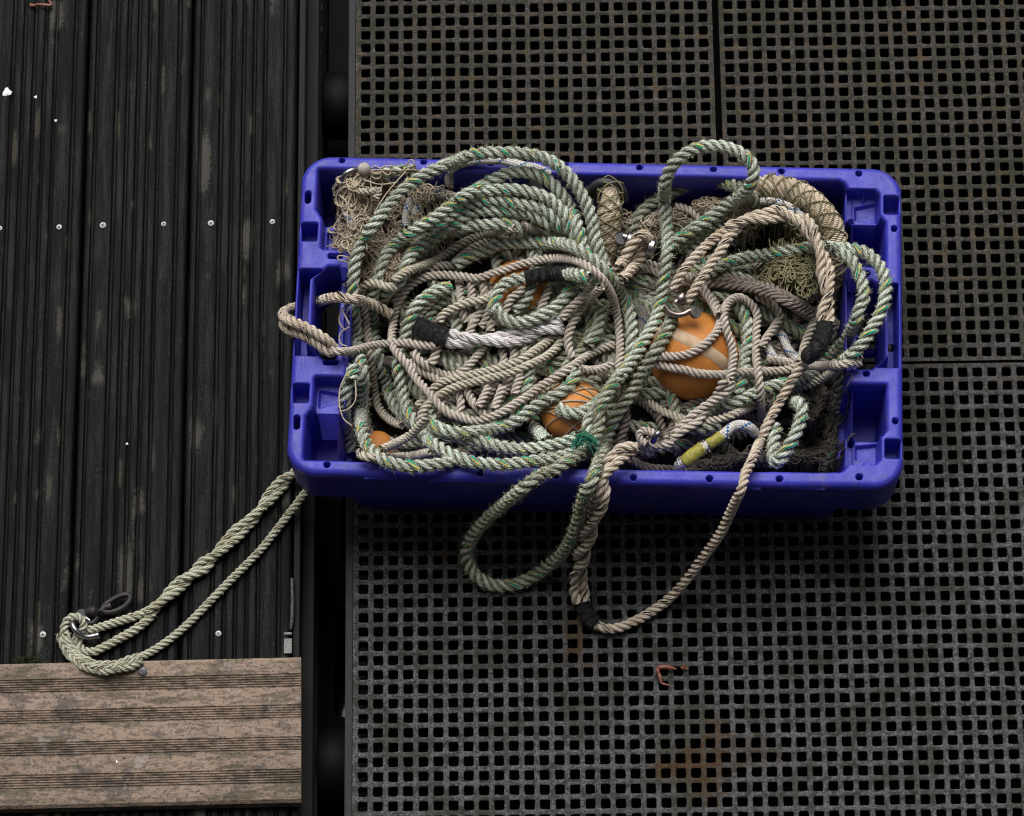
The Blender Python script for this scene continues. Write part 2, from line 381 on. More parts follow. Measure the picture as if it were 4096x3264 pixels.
mb.box(-.69, -.0985, -.62, 1.34, -.150, -.1315)  # added plate, keeps bright water from showing through the board seams
tag(mb.build('deck_joist', MB_BEAM, smooth=False), 'dark timber joists carrying the grooved decking', 'joist')

# ---- beige board lying across the deck
ZB = .024
cTL, cTR, cBL, cBR = W(0,2653.6,ZB), W(1204,2625.6,ZB), W(0,3231,ZB), W(1204,3209,ZB)
ex = (cTR-cTL); ex[2] = 0; ex /= np.linalg.norm(ex); ey = np.array([-ex[1], ex[0], 0]); Wb = float((cTR-cBR)@ey)
prof = [(0,-.022,0),(0,-.004,0),(.0012,-.0012,0),(.004,0,0)]
for a, b_ in ((.115,.215),(.33,.43),(.55,.65),(.77,.875)):
    k = 6
    for i in range(k):
        c = (a+(b_-a)*(i+.5)/k)*Wb; hw = .0017
        prof += [(c-hw,0,0),(c-hw*.35,-.0016,1),(c+hw*.35,-.0016,1),(c+hw,0,0)]
prof += [(Wb-.012,0,0),(Wb-.005,-.0012,0),(Wb-.001,-.005,0),(Wb,-.022,0)]
P = np.array(prof); L0 = np.linspace(-.75, 0, 40); k = len(P)
org = cTR - ey*0; V = []
for s_ in L0:
    for q in P: V.append(cTR+ex*s_-ey*q[0]+np.array([0,0,q[1]]))
f = []; uv = []
for i in range(len(L0)-1):
    for j in range(k-1):
        f.append((i*k+j, (i+1)*k+j, (i+1)*k+j+1, i*k+j+1)); uv += [P[j,2], P[j,2], P[j+1,2], P[j+1,2]]
nl = len(f); V = np.array(V); base_i = (len(L0)-1)*k
endf = tuple(base_i+j for j in range(k))
me = bpy.data.meshes.new('beige_board'); me.from_pydata(V.tolist(), [], f+[endf]); me.materials.append(MC)
ul = me.uv_layers.new(name='aux'); uv += [0]*k; ul.data.foreach_set('uv', np.stack([uv, np.zeros(len(uv))], 1).astype(np.float32).ravel())
bo = bpy.data.objects.new('beige_board', me); COL.objects.link(bo)
tag(bo, 'weathered beige ribbed board lying across the bottom of the dark decking', 'board')

# ---- screws
def screw(px, py, z, r, label, dome=.35, rot=.4, flat=1.0, mat=None):
    p = W(px, py, z); e = empty('screw', p, rot)
    m = MB(); m.lathe([(r*.55,-.004),(r*.9,-.0002),(r,.0006),(r*.93,.0006+r*dome*.45),(r*.6,.0006+r*dome*.85),(r*.25,.0006+r*dome)], (0,0,0), 20)
    m.build('screw_head', mat or MB_SCREW, e)
    s = MB(); t_ = .0006+r*dome+.0003
    s.box(-r*.52, r*.52, -r*.13, r*.13, t_-.0012, t_); s.box(-r*.13, r*.13, -r*.52, -r*.13, t_-.0012, t_); s.box(-r*.13, r*.13, r*.13, r*.52, t_-.0012, t_)
    s.build('cross_recess', MB_SLOT, e, smooth=False)
    return tag(e, label, 'screw', 'cross-head screws in the boards')
sc = [(0,914,.0036,'bright cross-head screw cut by the left edge of the photo'),(237,909,.0041,'leftmost whole bright screw in the upper row on the decking'),
      (412,902,.0048,'second whole bright screw in the upper row, the biggest of the row'),(655,897,.0038,'third bright screw in the upper row, in the middle board'),
      (844,894,.0046,'fourth bright screw in the upper row, in the edge board'),(1090,888,.0041,'bright screw in the upper row nearest the blue crate'),
      (172,2539,.0046,'dull bright screw left of the looped rope end on the decking'),(874,2535,.0042,'bright screw between the thin rope and the beige board')]
for i, (a, b_, r, l) in enumerate(sc): screw(a, b_, 0.0005, r, l, rot=.3+i*.5)
screw(570, 2685, ZB+.001, .0062, 'large dull pan-head screw in the beige board beside the rope', .35, .2, mat=m_plain('dull_screw_steel', (.12,.12,.125), .4, .4, bs=400))

# ---- gap between decking and gratings
def bar_between(name, x0, x1, y0, y1, z0, z1, mat, label, cat, bevel=.001, **k):
    m = MB(); m.box(x0, x1, y0, y1, z0, z1); return tag(m.build(name, mat, smooth=False, bevel=bevel), label, cat, **k)
bar_between('fascia_board', -.0950, -.0865, -.62, 1.34, -.14, -.010, MB_BEAM, 'thin black fascia board along the edge of the decking', 'fascia board')
bar_between('side_beam', -.0860, -.0700, -.62, 1.34, -.25, -.050, MB_BEAM, 'mossy black beam just below the edge of the decking', 'beam')
bar_between('steel_angle', -.0245, -.0142, -.50, 1.34, -.060, -.0045, MB_STEEL, 'dull grey steel angle edging the left side of the gratings', 'steel angle')
def hpipe(px, py, z, r, label):
    p = W(px, py, z); m = MB(); x0, x1 = -.068, -.0255
    m.lathe([(r*.2,0),(r*.96,0),(r,.003),(r,x1-x0-.003),(r*.96,x1-x0),(r*.2,x1-x0)], (x0, p[1], z), 48, (1,0,0))
    return tag(m.build('float_pipe', MB_PIPE), label, 'pipe', 'black pipes crossing the gap')
hpipe(1304, 425, -.16, .050, 'glossy black pipe crossing the gap above the crate corner')
hpipe(1304, 3075, -.16, .056, 'scuffed black pipe crossing the gap beside the beige board')
m = MB(); q = [W(1264, y, -.12) for y in (1960, 2300, 2700, 3300)]; m.tube(q, .0013, 8)
tag(m.build('cable', MB_STEEL), 'thin grey cable running down the gap below the crate', 'cable')
# added dark slabs standing in for dark reflections on the water below the gap
edge = [(3300,1336),(2920,1335),(2900,1382),(2870,1384),(2862,1340),(2800,1337),(2700,1333),(2640,1342),(2520,1345),(2460,1349),(2420,1362),(2380,1371),(2300,1369),(2250,1366),(2150,1357),(2080,1360),(1980,1364),(1700,1360),(1500,1366)]
pts = [W(x, y, -.24)[:2] for y, x in edge]; m = MB(); n = len(pts); vt = [(p[0], p[1], -.24) for p in pts]+[(-.069, p[1], -.24) for p in pts]
vb = [(a, b_, -.33) for a, b_, c in vt]; fs = [(i, i+1, n+i+1, n+i) for i in range(n-1)]+[(i+1, i, 2*n+i, 2*n+i+1) for i in range(n-1)]
m.add(vt+vb, fs+[(0, n, 3*n, 2*n), (n-1, 2*n-1, 4*n-1, 3*n-1)]); tag(m.build('fender_mat', MB_BLACK, smooth=False), 'black rubber mat with ragged edge in the gap below the crate', 'fender mat')
bar_between('tidal_beam', -.069, -.0255, .345, 1.34, -.34, -.26, MB_BEAM, 'slimy dark green beam deep in the gap behind the crate', 'beam')  # added slab in place of the dark reflection further up the gap
for i, (y0, y1) in enumerate(((-.60,-.13),(-.10,.40),(.43,1.30))):  # boxes added below the gratings to block bright water reflections in the holes
    bar_between('pontoon_float', -.0120, 1.59, y0, y1, -.34, -.13, MB_BLACK, ['black pontoon float under the front of the grating','black pontoon float under the gratings beneath the crate','black pontoon float under the back gratings'][i], 'pontoon float')
# chain hanging in the gap
ch = empty('chain', W(1275, 140, -.10)); base = np.array(W(1275, 140, -.10))
for i in range(13):
    p = W(1272+6*math.sin(i*1.7), 8+i*22, -.10)-base; m = MB(); a = np.arange(16)*2*PI/16
    ln = [(p[0]+(.0035*math.cos(t) if i % 2 else 0), p[1]+.0058*math.sin(t), p[2]+(0 if i % 2 else .0035*math.cos(t))) for t in a]
    m.tube(ln, .0012, 6, closed=True); m.build('link', MB_RUST, ch)
tag(ch, 'dark rusty chain hanging in the gap at the top of the photo', 'chain')
# galvanised latch on the deck edge
la = empty('edge_latch', W(1165, 2500, 0)); lo_ = np.array(W(1165,2500,0))
def lq(px, py, z): return np.array(W(px, py, z))-lo_
m = MB(); m.tube([lq(1168,2314,-.004), lq(1170,2400,-.004), lq(1168,2480,-.004), lq(1163,2515,-.005), lq(1150,2528,-.006)], [.0026,.0030,.0032,.0026,.0016], 10); m.build('rod', MB_ROUGH, la)
a_, b_ = lq(1136,2541,-.001), lq(1168,2530,-.001); m = MB(); m.box(a_[0],b_[0],a_[1],b_[1],-.006,.0015); m.build('clip', MB_PALE, la, smooth=False, bevel=.0006)
a_, b_ = lq(1135,2614,.003), lq(1168,2553,.003); m = MB(); m.box(a_[0],b_[0],a_[1],b_[1],-.006,.003); m.build('plate', MB_PALE, la, smooth=False, bevel=.0006)
tag(la, 'rough galvanised latch rod with pale plate at the deck edge above the beige board', 'latch')
lb = MB(); lb.tube([W(1174,848,-.004), W(1174,905,-.004)], .0016, 8)
tag(lb.build('bracket_rod', MB_ROUGH), 'short grey rod at the deck edge left of the crate', 'rod')

# ---- water and quay wall
t = NT('harbour_water'); p = t.geo(); n = t.noise(p, 9, 3, .5)
MW = t.set((.002,.003,.0025), .08, normal=t.bump(n, .06, .02), spec=.22)
m = MB(); m.add([(-40,-40,-.36),(40,-40,-.36),(40,40,-.36),(-40,40,-.36)], [(0,1,2,3)]); tag(m.build('water', MW), kind='structure')
MQ = m_plain('quay_stone', (.02,.018,.016), .9, bs=12)
m = MB(); m.box(-12, 12, -3.0, -1.31, -2, 3.05); tag(m.build('quay_wall', MQ, smooth=False), 'dark stone quay wall rising below the viewpoint', 'quay wall', kind='structure')

# ---- crab legs, dropping, moss
def crab_leg(pts, z, rads, splits, name, label):
    p0 = np.array(W(*pts[0], z)); e = empty(name, p0)
    P = [np.array(W(x, y, z+dz))-p0 for (x, y), dz in zip(pts, splits)]
    return e, P
e, P = crab_leg([(2738,2668),(2722,2674),(2706,2676),(2690,2672),(2665,2667),(2640,2668),(2631,2672),(2631,2685),(2637,2696),(2640,2710),(2645,2730),(2648,2734),(2665,2738),(2680,2742),(2692,2741)], .005,
    None, [0,0,.001,.002,.003,.003,.002,.002,.001,.001,0,0,0,0,0], 'crab_leg', '')
def seg(P, r, nm, mt, e): m = MB(); m.tube(P, r, 10, flat=.75); m.build(nm, mt, e)
def dens(P, r, n=12):
    P = np.array(P); t = np.linspace(0, len(P)-1, n); return np.stack([np.interp(t, range(len(P)), P[:,k]) for k in range(3)], 1), np.interp(t, range(len(P)), r)
seg(*dens(P[2:7], [.0012,.0024,.0034,.0034,.0022]), 'upper_segment', MB_CRAB, e); seg(*dens(P[6:9], [.0020,.0026,.0022]), 'knee', MB_CRAB, e)
seg(*dens(P[8:11], [.0023,.0028,.0020]), 'lower_segment', MB_CRAB, e); seg(*dens(P[10:15], [.0018,.0015,.0013,.0008,.0002]), 'claw_tip', MB_CRAB, e)
m = MB()
for i in range(7):
    a = RNG.rand(3,3)*np.array([.012,.009,.004])+P[0]-np.array([.006,.004,.001]); m.add(a, [(0,1,2)]); m.add(a+np.array([0,0,.0006]), [(0,2,1)])
m.build('torn_joint', MB_CRABD, e, smooth=False)
tag(e, 'reddish dried crab leg bent like a hook on the grating', 'crab leg')
e, P = crab_leg([(120,20),(135,22),(150,17),(180,19),(203,21),(205,14),(196,2),(190,-14)], .004, None, [0,0,.001,.002,.002,.002,.001,0], 'crab_leg', '')
seg(*dens(P[0:3], [.003,.0022,.0016]), 'torn_joint', MB_CRABD, e); seg(*dens(P[2:5], [.0014,.0022,.0018]), 'upper_segment', MB_CRAB, e); seg(*dens(P[4:8], [.0016,.0017,.0013,.0004]), 'lower_segment', MB_CRAB, e)
tag(e, 'thin reddish crab leg on the decking, cut by the top edge of the photo', 'crab leg')
def splat(px, py, z, r, label, seed, h=.0012):
    rs = np.random.RandomState(seed); p = W(px, py, z); n = 18; a = np.arange(n)*2*PI/n; rr = r*(1+.22*np.sin(3*a+seed)+rs.normal(0,.10,n))
    V = [(0,0,h)]+[(rr[i]*.6*math.cos(a[i]), rr[i]*.6*math.sin(a[i]), h*.9) for i in range(n)]+[(rr[i]*math.cos(a[i]), rr[i]*math.sin(a[i]), 0) for i in range(n)]
    f = [(0, 1+i, 1+(i+1)%n) for i in range(n)]+[(1+i, 1+n+i, 1+n+(i+1)%n, 1+(i+1)%n) for i in range(n)]
    m = MB(); m.add(V, f); o = m.build('bird_dropping', MB_WHITE); o.location = p; return tag(o, label, 'bird dropping', 'white droppings on the deck')
splat(28, 368, .0004, .0062, 'large round white dropping near the left edge of the decking', 3)
splat(142, 388, .0004, .0021, 'small white dropping right of the large one', 5, .0006)
splat(223, 482, .0004, .0019, 'small white dropping nearest the upper row of screws', 6, .0006)
splat(468, 3048, ZB+.0003, .0017, 'tiny white dropping on the beige board', 8, .0006)
splat(508, 1775, .0004, .0016, 'tiny pale dropping alone in the middle of the decking', 9, .0006)
m = MB(); rs = np.random.RandomState(4)
for i in range(900):
    c = W(60+rs.rand()*95, 2652-rs.rand()*8-(12*rs.rand() if rs.rand() < .4 else 0), .0005) if i < 450 else W(105+rs.normal()*18, 2638+rs.normal()*5, .001)
    d = rs.normal(0,.0012,(3,3)); d[:,2] = np.abs(d[:,2])*1.6; m.add(c+d, [(0,1,2)])
tag(m.build('moss', MB_MOSS, smooth=False), 'dark green moss growing along the top edge of the beige board', 'moss', kind='stuff')
# ================================================================== CRATE
CZ = .200; CANG = -.0401215; CC2 = np.array([.3188381, .2071223])
CE = np.array([math.cos(CANG), math.sin(CANG)]); CN = np.array([-CE[1], CE[0]])
def m_crate():
    t = NT('blue_violet_plastic'); p = t.obj(); n = t.noise(p, 700, 3, .7); n2 = t.noise(p, 60, 4, .65); n3 = t.noise(p, 14, 3, .6)
    c = t.mix(t.ss(n3, .3, .7), (.030,.030,.345), (.042,.040,.415))
    c = t.mix(t.math('MULTIPLY', t.ss(n2, .5, .72), .4), c, (.022,.028,.25))
    dirt = t.math('MULTIPLY', t.ss(n, .52, .62), t.ss(t.noise(p, 26, 3, .6), .46, .58))
    c = t.mix(t.math('MULTIPLY', dirt, .75), c, (.022,.026,.060))
    scr = t.noise(t.scale(p, (1,7,1)), 130, 3, .8, 1.4); c = t.mix(t.math('MULTIPLY', t.ss(scr, .58, .64), .55), c, (.02,.018,.10))
    scr2 = t.noise(t.scale(p, (6,1,2)), 90, 3, .8, 1.4); c = t.mix(t.math('MULTIPLY', t.ss(scr2, .60, .66), .4), c, (.19,.17,.42))
    c = t.mix(t.math('MULTIPLY', t.math('MULTIPLY', t.ss(t.noise(p, 35, 3, .7), .56, .66), t.ss(n, .46, .54)), .5), c, (.11,.115,.14))
    r = t.ss(n2, .3, .7, .40, .55)
    return t.set(c, r, normal=t.bump(t.math('ADD', n, t.math('MULTIPLY', n2, .6)), .22, .0008), spec=.35)
MCR = m_crate()
crate = empty('fish_crate', (CC2[0], CC2[1], 0), CANG)
tag(crate, 'blue-violet plastic fish crate heaped with ropes, standing on the gratings', 'crate')

def sd_rect(u, v, u0, u1, v0, v1, r=0.0):
    cx, cy = (u0+u1)/2, (v0+v1)/2; hx, hy = (u1-u0)/2-r, (v1-v0)/2-r
    dx = np.abs(u-cx)-hx; dy = np.abs(v-cy)-hy
    return np.hypot(np.maximum(dx,0), np.maximum(dy,0))+np.minimum(np.maximum(dx,dy),0)-r
def sd_poly(u, v, P):
    P = np.array(P, float); d = np.full(u.shape, 1e9); s = np.ones(u.shape)
    n = len(P); j = n-1
    for i in range(n):
        ex_, ey_ = P[j]-P[i]; wx, wy = u-P[i,0], v-P[i,1]
        t = np.clip((wx*ex_+wy*ey_)/(ex_*ex_+ey_*ey_), 0, 1)
        d = np.minimum(d, (wx-ex_*t)**2+(wy-ey_*t)**2)
        c1 = v >= P[i,1]; c2 = v < P[j,1]; c3 = ex_*wy > ey_*wx
        s = np.where((c1&c2&c3)|(~c1&~c2&~c3), -s, s); j = i
    return s*np.sqrt(d)
def carve(h, sd, depth, w=2.6, fil=4.6):
    """lower the surface inside sd<0 to -depth with a rounded lip and a near-vertical wall of width w"""
    t = np.clip(-sd/w, 0, 1); wall = depth*(t*t*(3-2*t))
    lip = np.clip((sd+0)/fil, 0, 1); lipz = (1-np.sqrt(np.clip(1-(1-lip)**2, 0, 1)))*fil*.9
    inside = sd < 0
    return np.minimum(h, np.where(inside, -np.maximum(wall, fil*.9), np.where(sd < fil, -lipz, 0)))
HOLES = [(-348.7,220.8),(-238.9,221.2),(-148.8,221),(-48.8,220.8),(51.2,220.2),(150.3,219.7),(241.3,218.8),(344.9,218.2),
         (-348.5,-213.7),(-238.9,-219),(-148.4,-220.2),(-49,-220.8),(51,-221.5),(150,-220.6),(241,-218.7),(344.7,-213.2),
         (392,138.6),(392,-134.3),(354.2,-68.8),(355,73.1),(391,-8.5),(-388,-4.6)]
def bow(u): return 3.0*np.clip(1-(u/330)**2, 0, 1)
def crate_h(u, v):
    """height relative to the rim plane, mm"""
    v = v+np.where(v < -150, bow(u), 0)
    h = np.zeros(u.shape)
    so_ = -sd_rect(u, v, -402, 402, -227.5, 227.5, 40)
    f = 9.0; q = np.clip(f-so_, 0, f); h = h-(f-np.sqrt(np.maximum(f*f-q*q, 0)))
    basin = sd_rect(u, v, -330, 330, -207, 207, 14)
    h = carve(h, basin, 192, 9)
    for s in (1,-1):
        h = carve(h, sd_poly(u, v*s, [(-290,207),(-379,207),(-380,203),(-379.5,148),(-372,137),(-372,128),(-290,128)])-.5, 125, 6)
        led = sd_rect(u, v*s, -372, -290, 90, 150, 3)
        # ledge beside the bridge: raise the floor again
        on = (u < -331) & (v*s < 134) & (v*s > 88)
        lz = carve(np.zeros(u.shape), sd_rect(u, v*s, -371, -300, 91, 160, 4), 28, 2.5)
        tri = sd_poly(u, v*s, [(-366,126),(-366,100),(-338,104),(-338,118)])
        lz = np.where((u > -371) & (v*s > 92), lz-6.5*np.clip(-tri/1.6, 0, 1), lz)
        h = np.where(on & (u > -376), np.maximum(lz, -34.5) if s == 1 else np.maximum(lz, -34.5), h)
        # right end: bay beside bridge, ledge block in the corner
        h = carve(h, sd_poly(u, v*s, [(290,150),(372,158),(380.5,147),(380.5,84),(290,84)])-.5, 118, 6)
        onr = (u > 329) & (v*s > 154) & (u < 373.6) & (v*s < 196)
        lr = carve(np.zeros(u.shape), sd_poly(u, v*s, [(290,207),(325,205),(332,196),(366,195),(373,188),(373,150),(290,150)]), 28, 2.5)
        tri = sd_poly(u, v*s, [(341,180),(341,161),(370,157),(370,187)])
        lr = lr-7*np.clip(-tri/1.6, 0, 1)
        rib = sd_rect(u, v*s, 350.5, 353.5, 186, 199, 1); lr = np.where(rib < 0, np.maximum(lr, -6-(196-v*s)*1.6), lr)
        h = np.where(onr, lr, h)
        h = np.where(onr & (np.hypot(u-336, v*s-159) < 3.4), -60, h)
        for u0, u1, a, b_, cu in ((-400,-376.5,101.5,128.5,-386),(378,399.3,159.5,186.5,389)):
            h = carve(h, sd_rect(u, v*s, u0, u1, a, b_, 3), 40, 2.2, 2)
            cv = (a+4.5) if s == 1 else (a+22.5)
            h = np.where((h < -38) & (np.hypot(u-cu, v*s-cv) < 5.2), -52, h)
        h = carve(h, sd_poly(u, v*s, [(-345,66),(-360,66),(-378,49),(-378,-2),(-345,-2)]), 118, 3.5)
        h = carve(h, sd_poly(u, v*s, [(345,62),(362,62),(378,47),(378,-2),(345,-2)]), 118, 3.5)
        h = carve(h, sd_poly(u, v*s, [(-399,62),(-366,62),(-383.5,46),(-383.5,-2),(-399,-2)]), 60, 2.2, 1.6)
        h = carve(h, sd_poly(u, v*s, [(397.5,60),(366,60),(383,44),(383,-2),(397.5,-2)]), 60, 2.2, 1.6)
    strip = (np.abs(u) > 329) & (np.abs(u) < 346.5) & (np.abs(v) < 63.5)
    h = np.where(strip, np.minimum(h, -42-np.clip((np.abs(np.abs(u)-337.5)-6), 0, 3)**2*.5), h)
    h = np.where((np.abs(u) <= 331.5) & (np.abs(v) < 64), np.minimum(h, carve(np.zeros(u.shape), basin, 192, 9)), h)
    for a, b_ in HOLES: h = carve(h, np.hypot(u-a, v-b_-(bow(np.array(float(a))) if b_ < -150 else 0))-4.3, 58, 1.6, .7)
    h = carve(h, sd_rect(u, v, -396.5, -388.0, 156, 174.5, 4.2), 58, 1.8, .9)
    h = carve(h, sd_rect(u, v, -395.5, -386.7, -166, -146, 4.2), 58, 1.8, .9)
    h = carve(h, sd_rect(u, v, -361.4, -341.6, 76.9, 84.3, 3.6), 58, 1.8, .9)
    h = carve(h, sd_rect(u, v, -360.3, -340, -74.7, -67.3, 3.6), 58, 1.8, .9)
    return h
us = np.linspace(-402, 402, 671); vs = np.linspace(-230.5, 227.5, 383)
U, Vg = np.meshgrid(us, vs)
Hh = crate_h(U, Vg)
inside = sd_rect(U, Vg+np.where(Vg < -150, bow(U), 0), -402, 402, -227.5, 227.5, 40)
# pull border vertices onto the true outline
xyz = np.stack([U/1000, Vg/1000, (Hh/1000)+CZ], -1)
nv, nu = U.shape
idx = np.arange(nu*nv).reshape(nv, nu)
q = np.stack([idx[:-1,:-1], idx[:-1,1:], idx[1:,1:], idx[1:,:-1]], -1).reshape(-1,4)
hv = Hh.ravel(); ins = inside.ravel(); uu = U.ravel(); vv = Vg.ravel()
keep = (ins[q].max(1) < 1.3)
small = np.zeros(len(hv), bool)
deep = hv[q].max(1)
cu, cv_ = uu[q].mean(1), vv[q].mean(1)
opening = (np.abs(cu) > 346) & (np.abs(cu) < 378) & (np.abs(cv_) < 67) & (deep < -112)
hol = np.zeros(len(q), bool)
for a, b_ in HOLES: hol |= (np.hypot(cu-a, cv_-b_) < 6) & (deep < -54)
for a0, a1, b0, b1 in ((-397,-387,155,175),(-396,-386,-167,-145),(-362,-341,76,85),(-361,-339,-75.5,-66.5)): hol |= (cu>a0)&(cu<a1)&(cv_>b0)&(cv_<b1)&(deep < -54)
keep &= ~opening & ~hol
hl = keep & (cu < -331) & (np.abs(cv_) < 67); hr = keep & (cu > 331) & (np.abs(cv_) < 67); tub = keep & ~hl & ~hr
def sub(name, sel):
    f = q[sel]; un, inv = np.unique(f.ravel(), return_inverse=True)
    return mesh_np(name, xyz.reshape(-1,3)[un], inv.reshape(-1,4), MCR, parent=crate)
sub('tub', tub); sub('handle', hl); sub('handle', hr)
def rr(hx, hy, r, n=10, bowf=0.0):
    P = []
    for sx, sy, a0 in ((1,1,0),(-1,1,90),(-1,-1,180),(1,-1,270)):
        for i in range(n+1):
            a = math.radians(a0+90*i/n); P.append((sx*(hx-r)+r*math.cos(a), sy*(hy-r)+r*math.sin(a)))
    # extra points along the straight sides
    Q = []
    for i in range(len(P)):
        a, b_ = np.array(P[i]), np.array(P[(i+1) % len(P)]); L = np.linalg.norm(a-b_); k = 1 if L < 60 else (25 if L > 500 else 12)
        for j in range(k): Q.append(a+(b_-a)*j/k)
    Q = np.array(Q); Q[:,1] -= np.where(Q[:,1] < -150, bow(Q[:,0])*bowf, 0)
    return Q
def loft(rings, closed_bottom=False):
    m = MB(); n = len(rings[0][0]); V = []; F = []
    for P, z in rings: V += [(a/1000, b_/1000, z/1000) for a, b_ in P]
    for i in range(len(rings)-1):
        for j in range(n): F.append((i*n+j, (i+1)*n+j, (i+1)*n+(j+1)%n, i*n+(j+1)%n))
    if closed_bottom: F.append(tuple((len(rings)-1)*n+j for j in range(n))[::-1])
    m.add(V, F); return m
m = loft([(rr(402.2,227.7,40,bowf=1),190.5),(rr(402,227.5,40,bowf=1),180),(rr(399.5,225,39,bowf=.9),104),(rr(398,223.6,38,bowf=.9),101),(rr(395,220.6,36,bowf=.9),101.5),(rr(396,221,37,bowf=.9),150)])
m.build('skirt', MCR, crate)
def body_ring(hx, hy): return rr(hx, hy, 22)
m = loft([(body_ring(337,213),186),(body_ring(336,212),120),(body_ring(328,207.5),12),(body_ring(322,202),3)], True)
m.build('outer_wall', MCR, crate)
# web between skirt and outer wall that closes the long sides under the rim
for s in (1,-1):
    m = MB(); m.box(-330/1000, .330, *(sorted((s*.2125, s*.2215))), .104, .107); m.build('underside_web', MCR, crate, smooth=False)
# faint raised letters on the front rim
def letter(ch, u, v, size=.0062, rz=0.0):
    c = bpy.data.curves.new('raised_letter', 'FONT'); c.body = ch; c.size = size; c.extrude = .0003; c.align_x = 'CENTER'; c.align_y = 'CENTER'
    o = bpy.data.objects.new('raised_letter', c); COL.objects.link(o)
    me = bpy.data.meshes.new_from_object(o); bpy.data.objects.remove(o); me.materials.clear(); me.materials.append(MCR)
    o = bpy.data.objects.new('raised_letter', me); COL.objects.link(o); o.parent = crate; o.location = (u/1000, v/1000, CZ+.0001); o.rotation_euler = (0,0,rz)
def loc_uv(px, py, h=CZ):
    p = W(px, py, h)[:2]-CC2; return float(p@CE*1000), float(p@CN*1000)
for ch_, x_, y_ in (('U',2252,1900),('V',2284,1892),('J',2320,1901),('S',2474,1907),('T',2506,1905)): letter(ch_, *loc_uv(x_, y_))
# ================================================================== ROPE MACHINERY
# height field of what already lies there (2.5 mm cells) so that ropes drape over each other
RX0, RY0, RS = -.56, -.46, .0025
RW, RH = 680, 540
gx_, gy_ = np.meshgrid(RX0+np.arange(RW)*RS, RY0+np.arange(RH)*RS)
loc_u = ((gx_-CC2[0])*CE[0]+(gy_-CC2[1])*CE[1])*1000; loc_v = ((gx_-CC2[0])*CN[0]+(gy_-CC2[1])*CN[1])*1000
ZR = np.zeros((RH, RW))
inc = sd_rect(loc_u, loc_v, -402, 402, -227.5, 227.5, 40) < 0
hc = crate_h(loc_u, loc_v)/1000+CZ
def mound(u, v):
    a = np.clip(1-np.abs(u/335)**4, 0, 1); b_ = np.clip(1-np.abs(v/212)**4, 0, 1)
    m = .015+.105*a*b_
    m -= .055*np.exp(-(((u-250)/75)**2+((v+150)/60)**2))          # hollow in the near right part
    m -= .050*np.exp(-(((u-120)/70)**2+((v-175)/40)**2))
    m -= .05*np.exp(-(((u-300)/50)**2+((v-150)/60)**2))
    return m
bas = sd_rect(loc_u, loc_v, -330, 330, -207, 207, 14) < 0
ZR[inc] = hc[inc]
ZR[bas] = np.maximum(ZR[bas], mound(loc_u[bas], loc_v[bas]))
bd = (gx_ > W(0,2640,ZB)[0]) & (gx_ < cTR[0]) & (gy_ < cTR[1]) & (gy_ > cBR[1]); ZR[bd] = ZB

def _off(R):
    k = int(R/RS)+1; o = [(i, j, math.hypot(i, j)*RS) for i in range(-k, k+1) for j in range(-k, k+1)]
    return [(i, j, math.sqrt(R*R-d*d)) for i, j, d in o if d < R]
def cell(XY):
    return np.clip(((XY[:,0]-RX0)/RS+.5).astype(int), 12, RW-13), np.clip(((XY[:,1]-RY0)/RS+.5).astype(int), 12, RH-13)
def query(Z, XY, R):
    ix, iy = cell(XY); h = np.full(len(XY), -1.0)
    for i, j, s in _off(R): h = np.maximum(h, Z[iy+j, ix+i]+s)
    return h
def stamp(Z, XY, h, R):
    ix, iy = cell(XY)
    for i, j, s in _off(R): np.maximum.at(Z, (iy+j, ix+i), h+s)
def gauss(a, s):
    if s < .3 or len(a) < 4: return a
    k = int(3*s)+1; w = np.exp(-.5*(np.arange(-k, k+1)/s)**2); w /= w.sum()
    return np.convolve(np.pad(a, k, mode='edge'), w, 'valid')
def maxf(a, k):
    p = np.pad(a, k, mode='edge'); return np.max([p[i:i+len(a)] for i in range(2*k+1)], 0)
def catmull(P, step):
    P = np.asarray(P, float); Q = np.vstack([2*P[0]-P[1], P, 2*P[-1]-P[-2]]); out = []
    for i in range(1, len(Q)-2):
        p0, p1, p2, p3 = Q[i-1], Q[i], Q[i+1], Q[i+2]
        d = [max(np.hypot(*(b_-a)[:2])**.5, 1e-4) for a, b_ in ((p0,p1),(p1,p2),(p2,p3))]
        n = max(2, int(np.hypot(*(p2-p1)[:2])/step)); t = np.linspace(0, 1, n, endpoint=False)[:,None]
        m1 = (p1-p0)/d[0]-(p2-p0)/(d[0]+d[1])+(p2-p1)/d[1]; m2 = (p2-p1)/d[1]-(p3-p1)/(d[1]+d[2])+(p3-p2)/d[2]
        m1 *= d[1]; m2 *= d[1]
        out.append((2*t**3-3*t**2+1)*p1+(t**3-2*t**2+t)*m1+(-2*t**3+3*t**2)*p2+(t**3-t**2)*m2)
    out.append(P[-1:]); return np.vstack(out)
HCAP = [None]
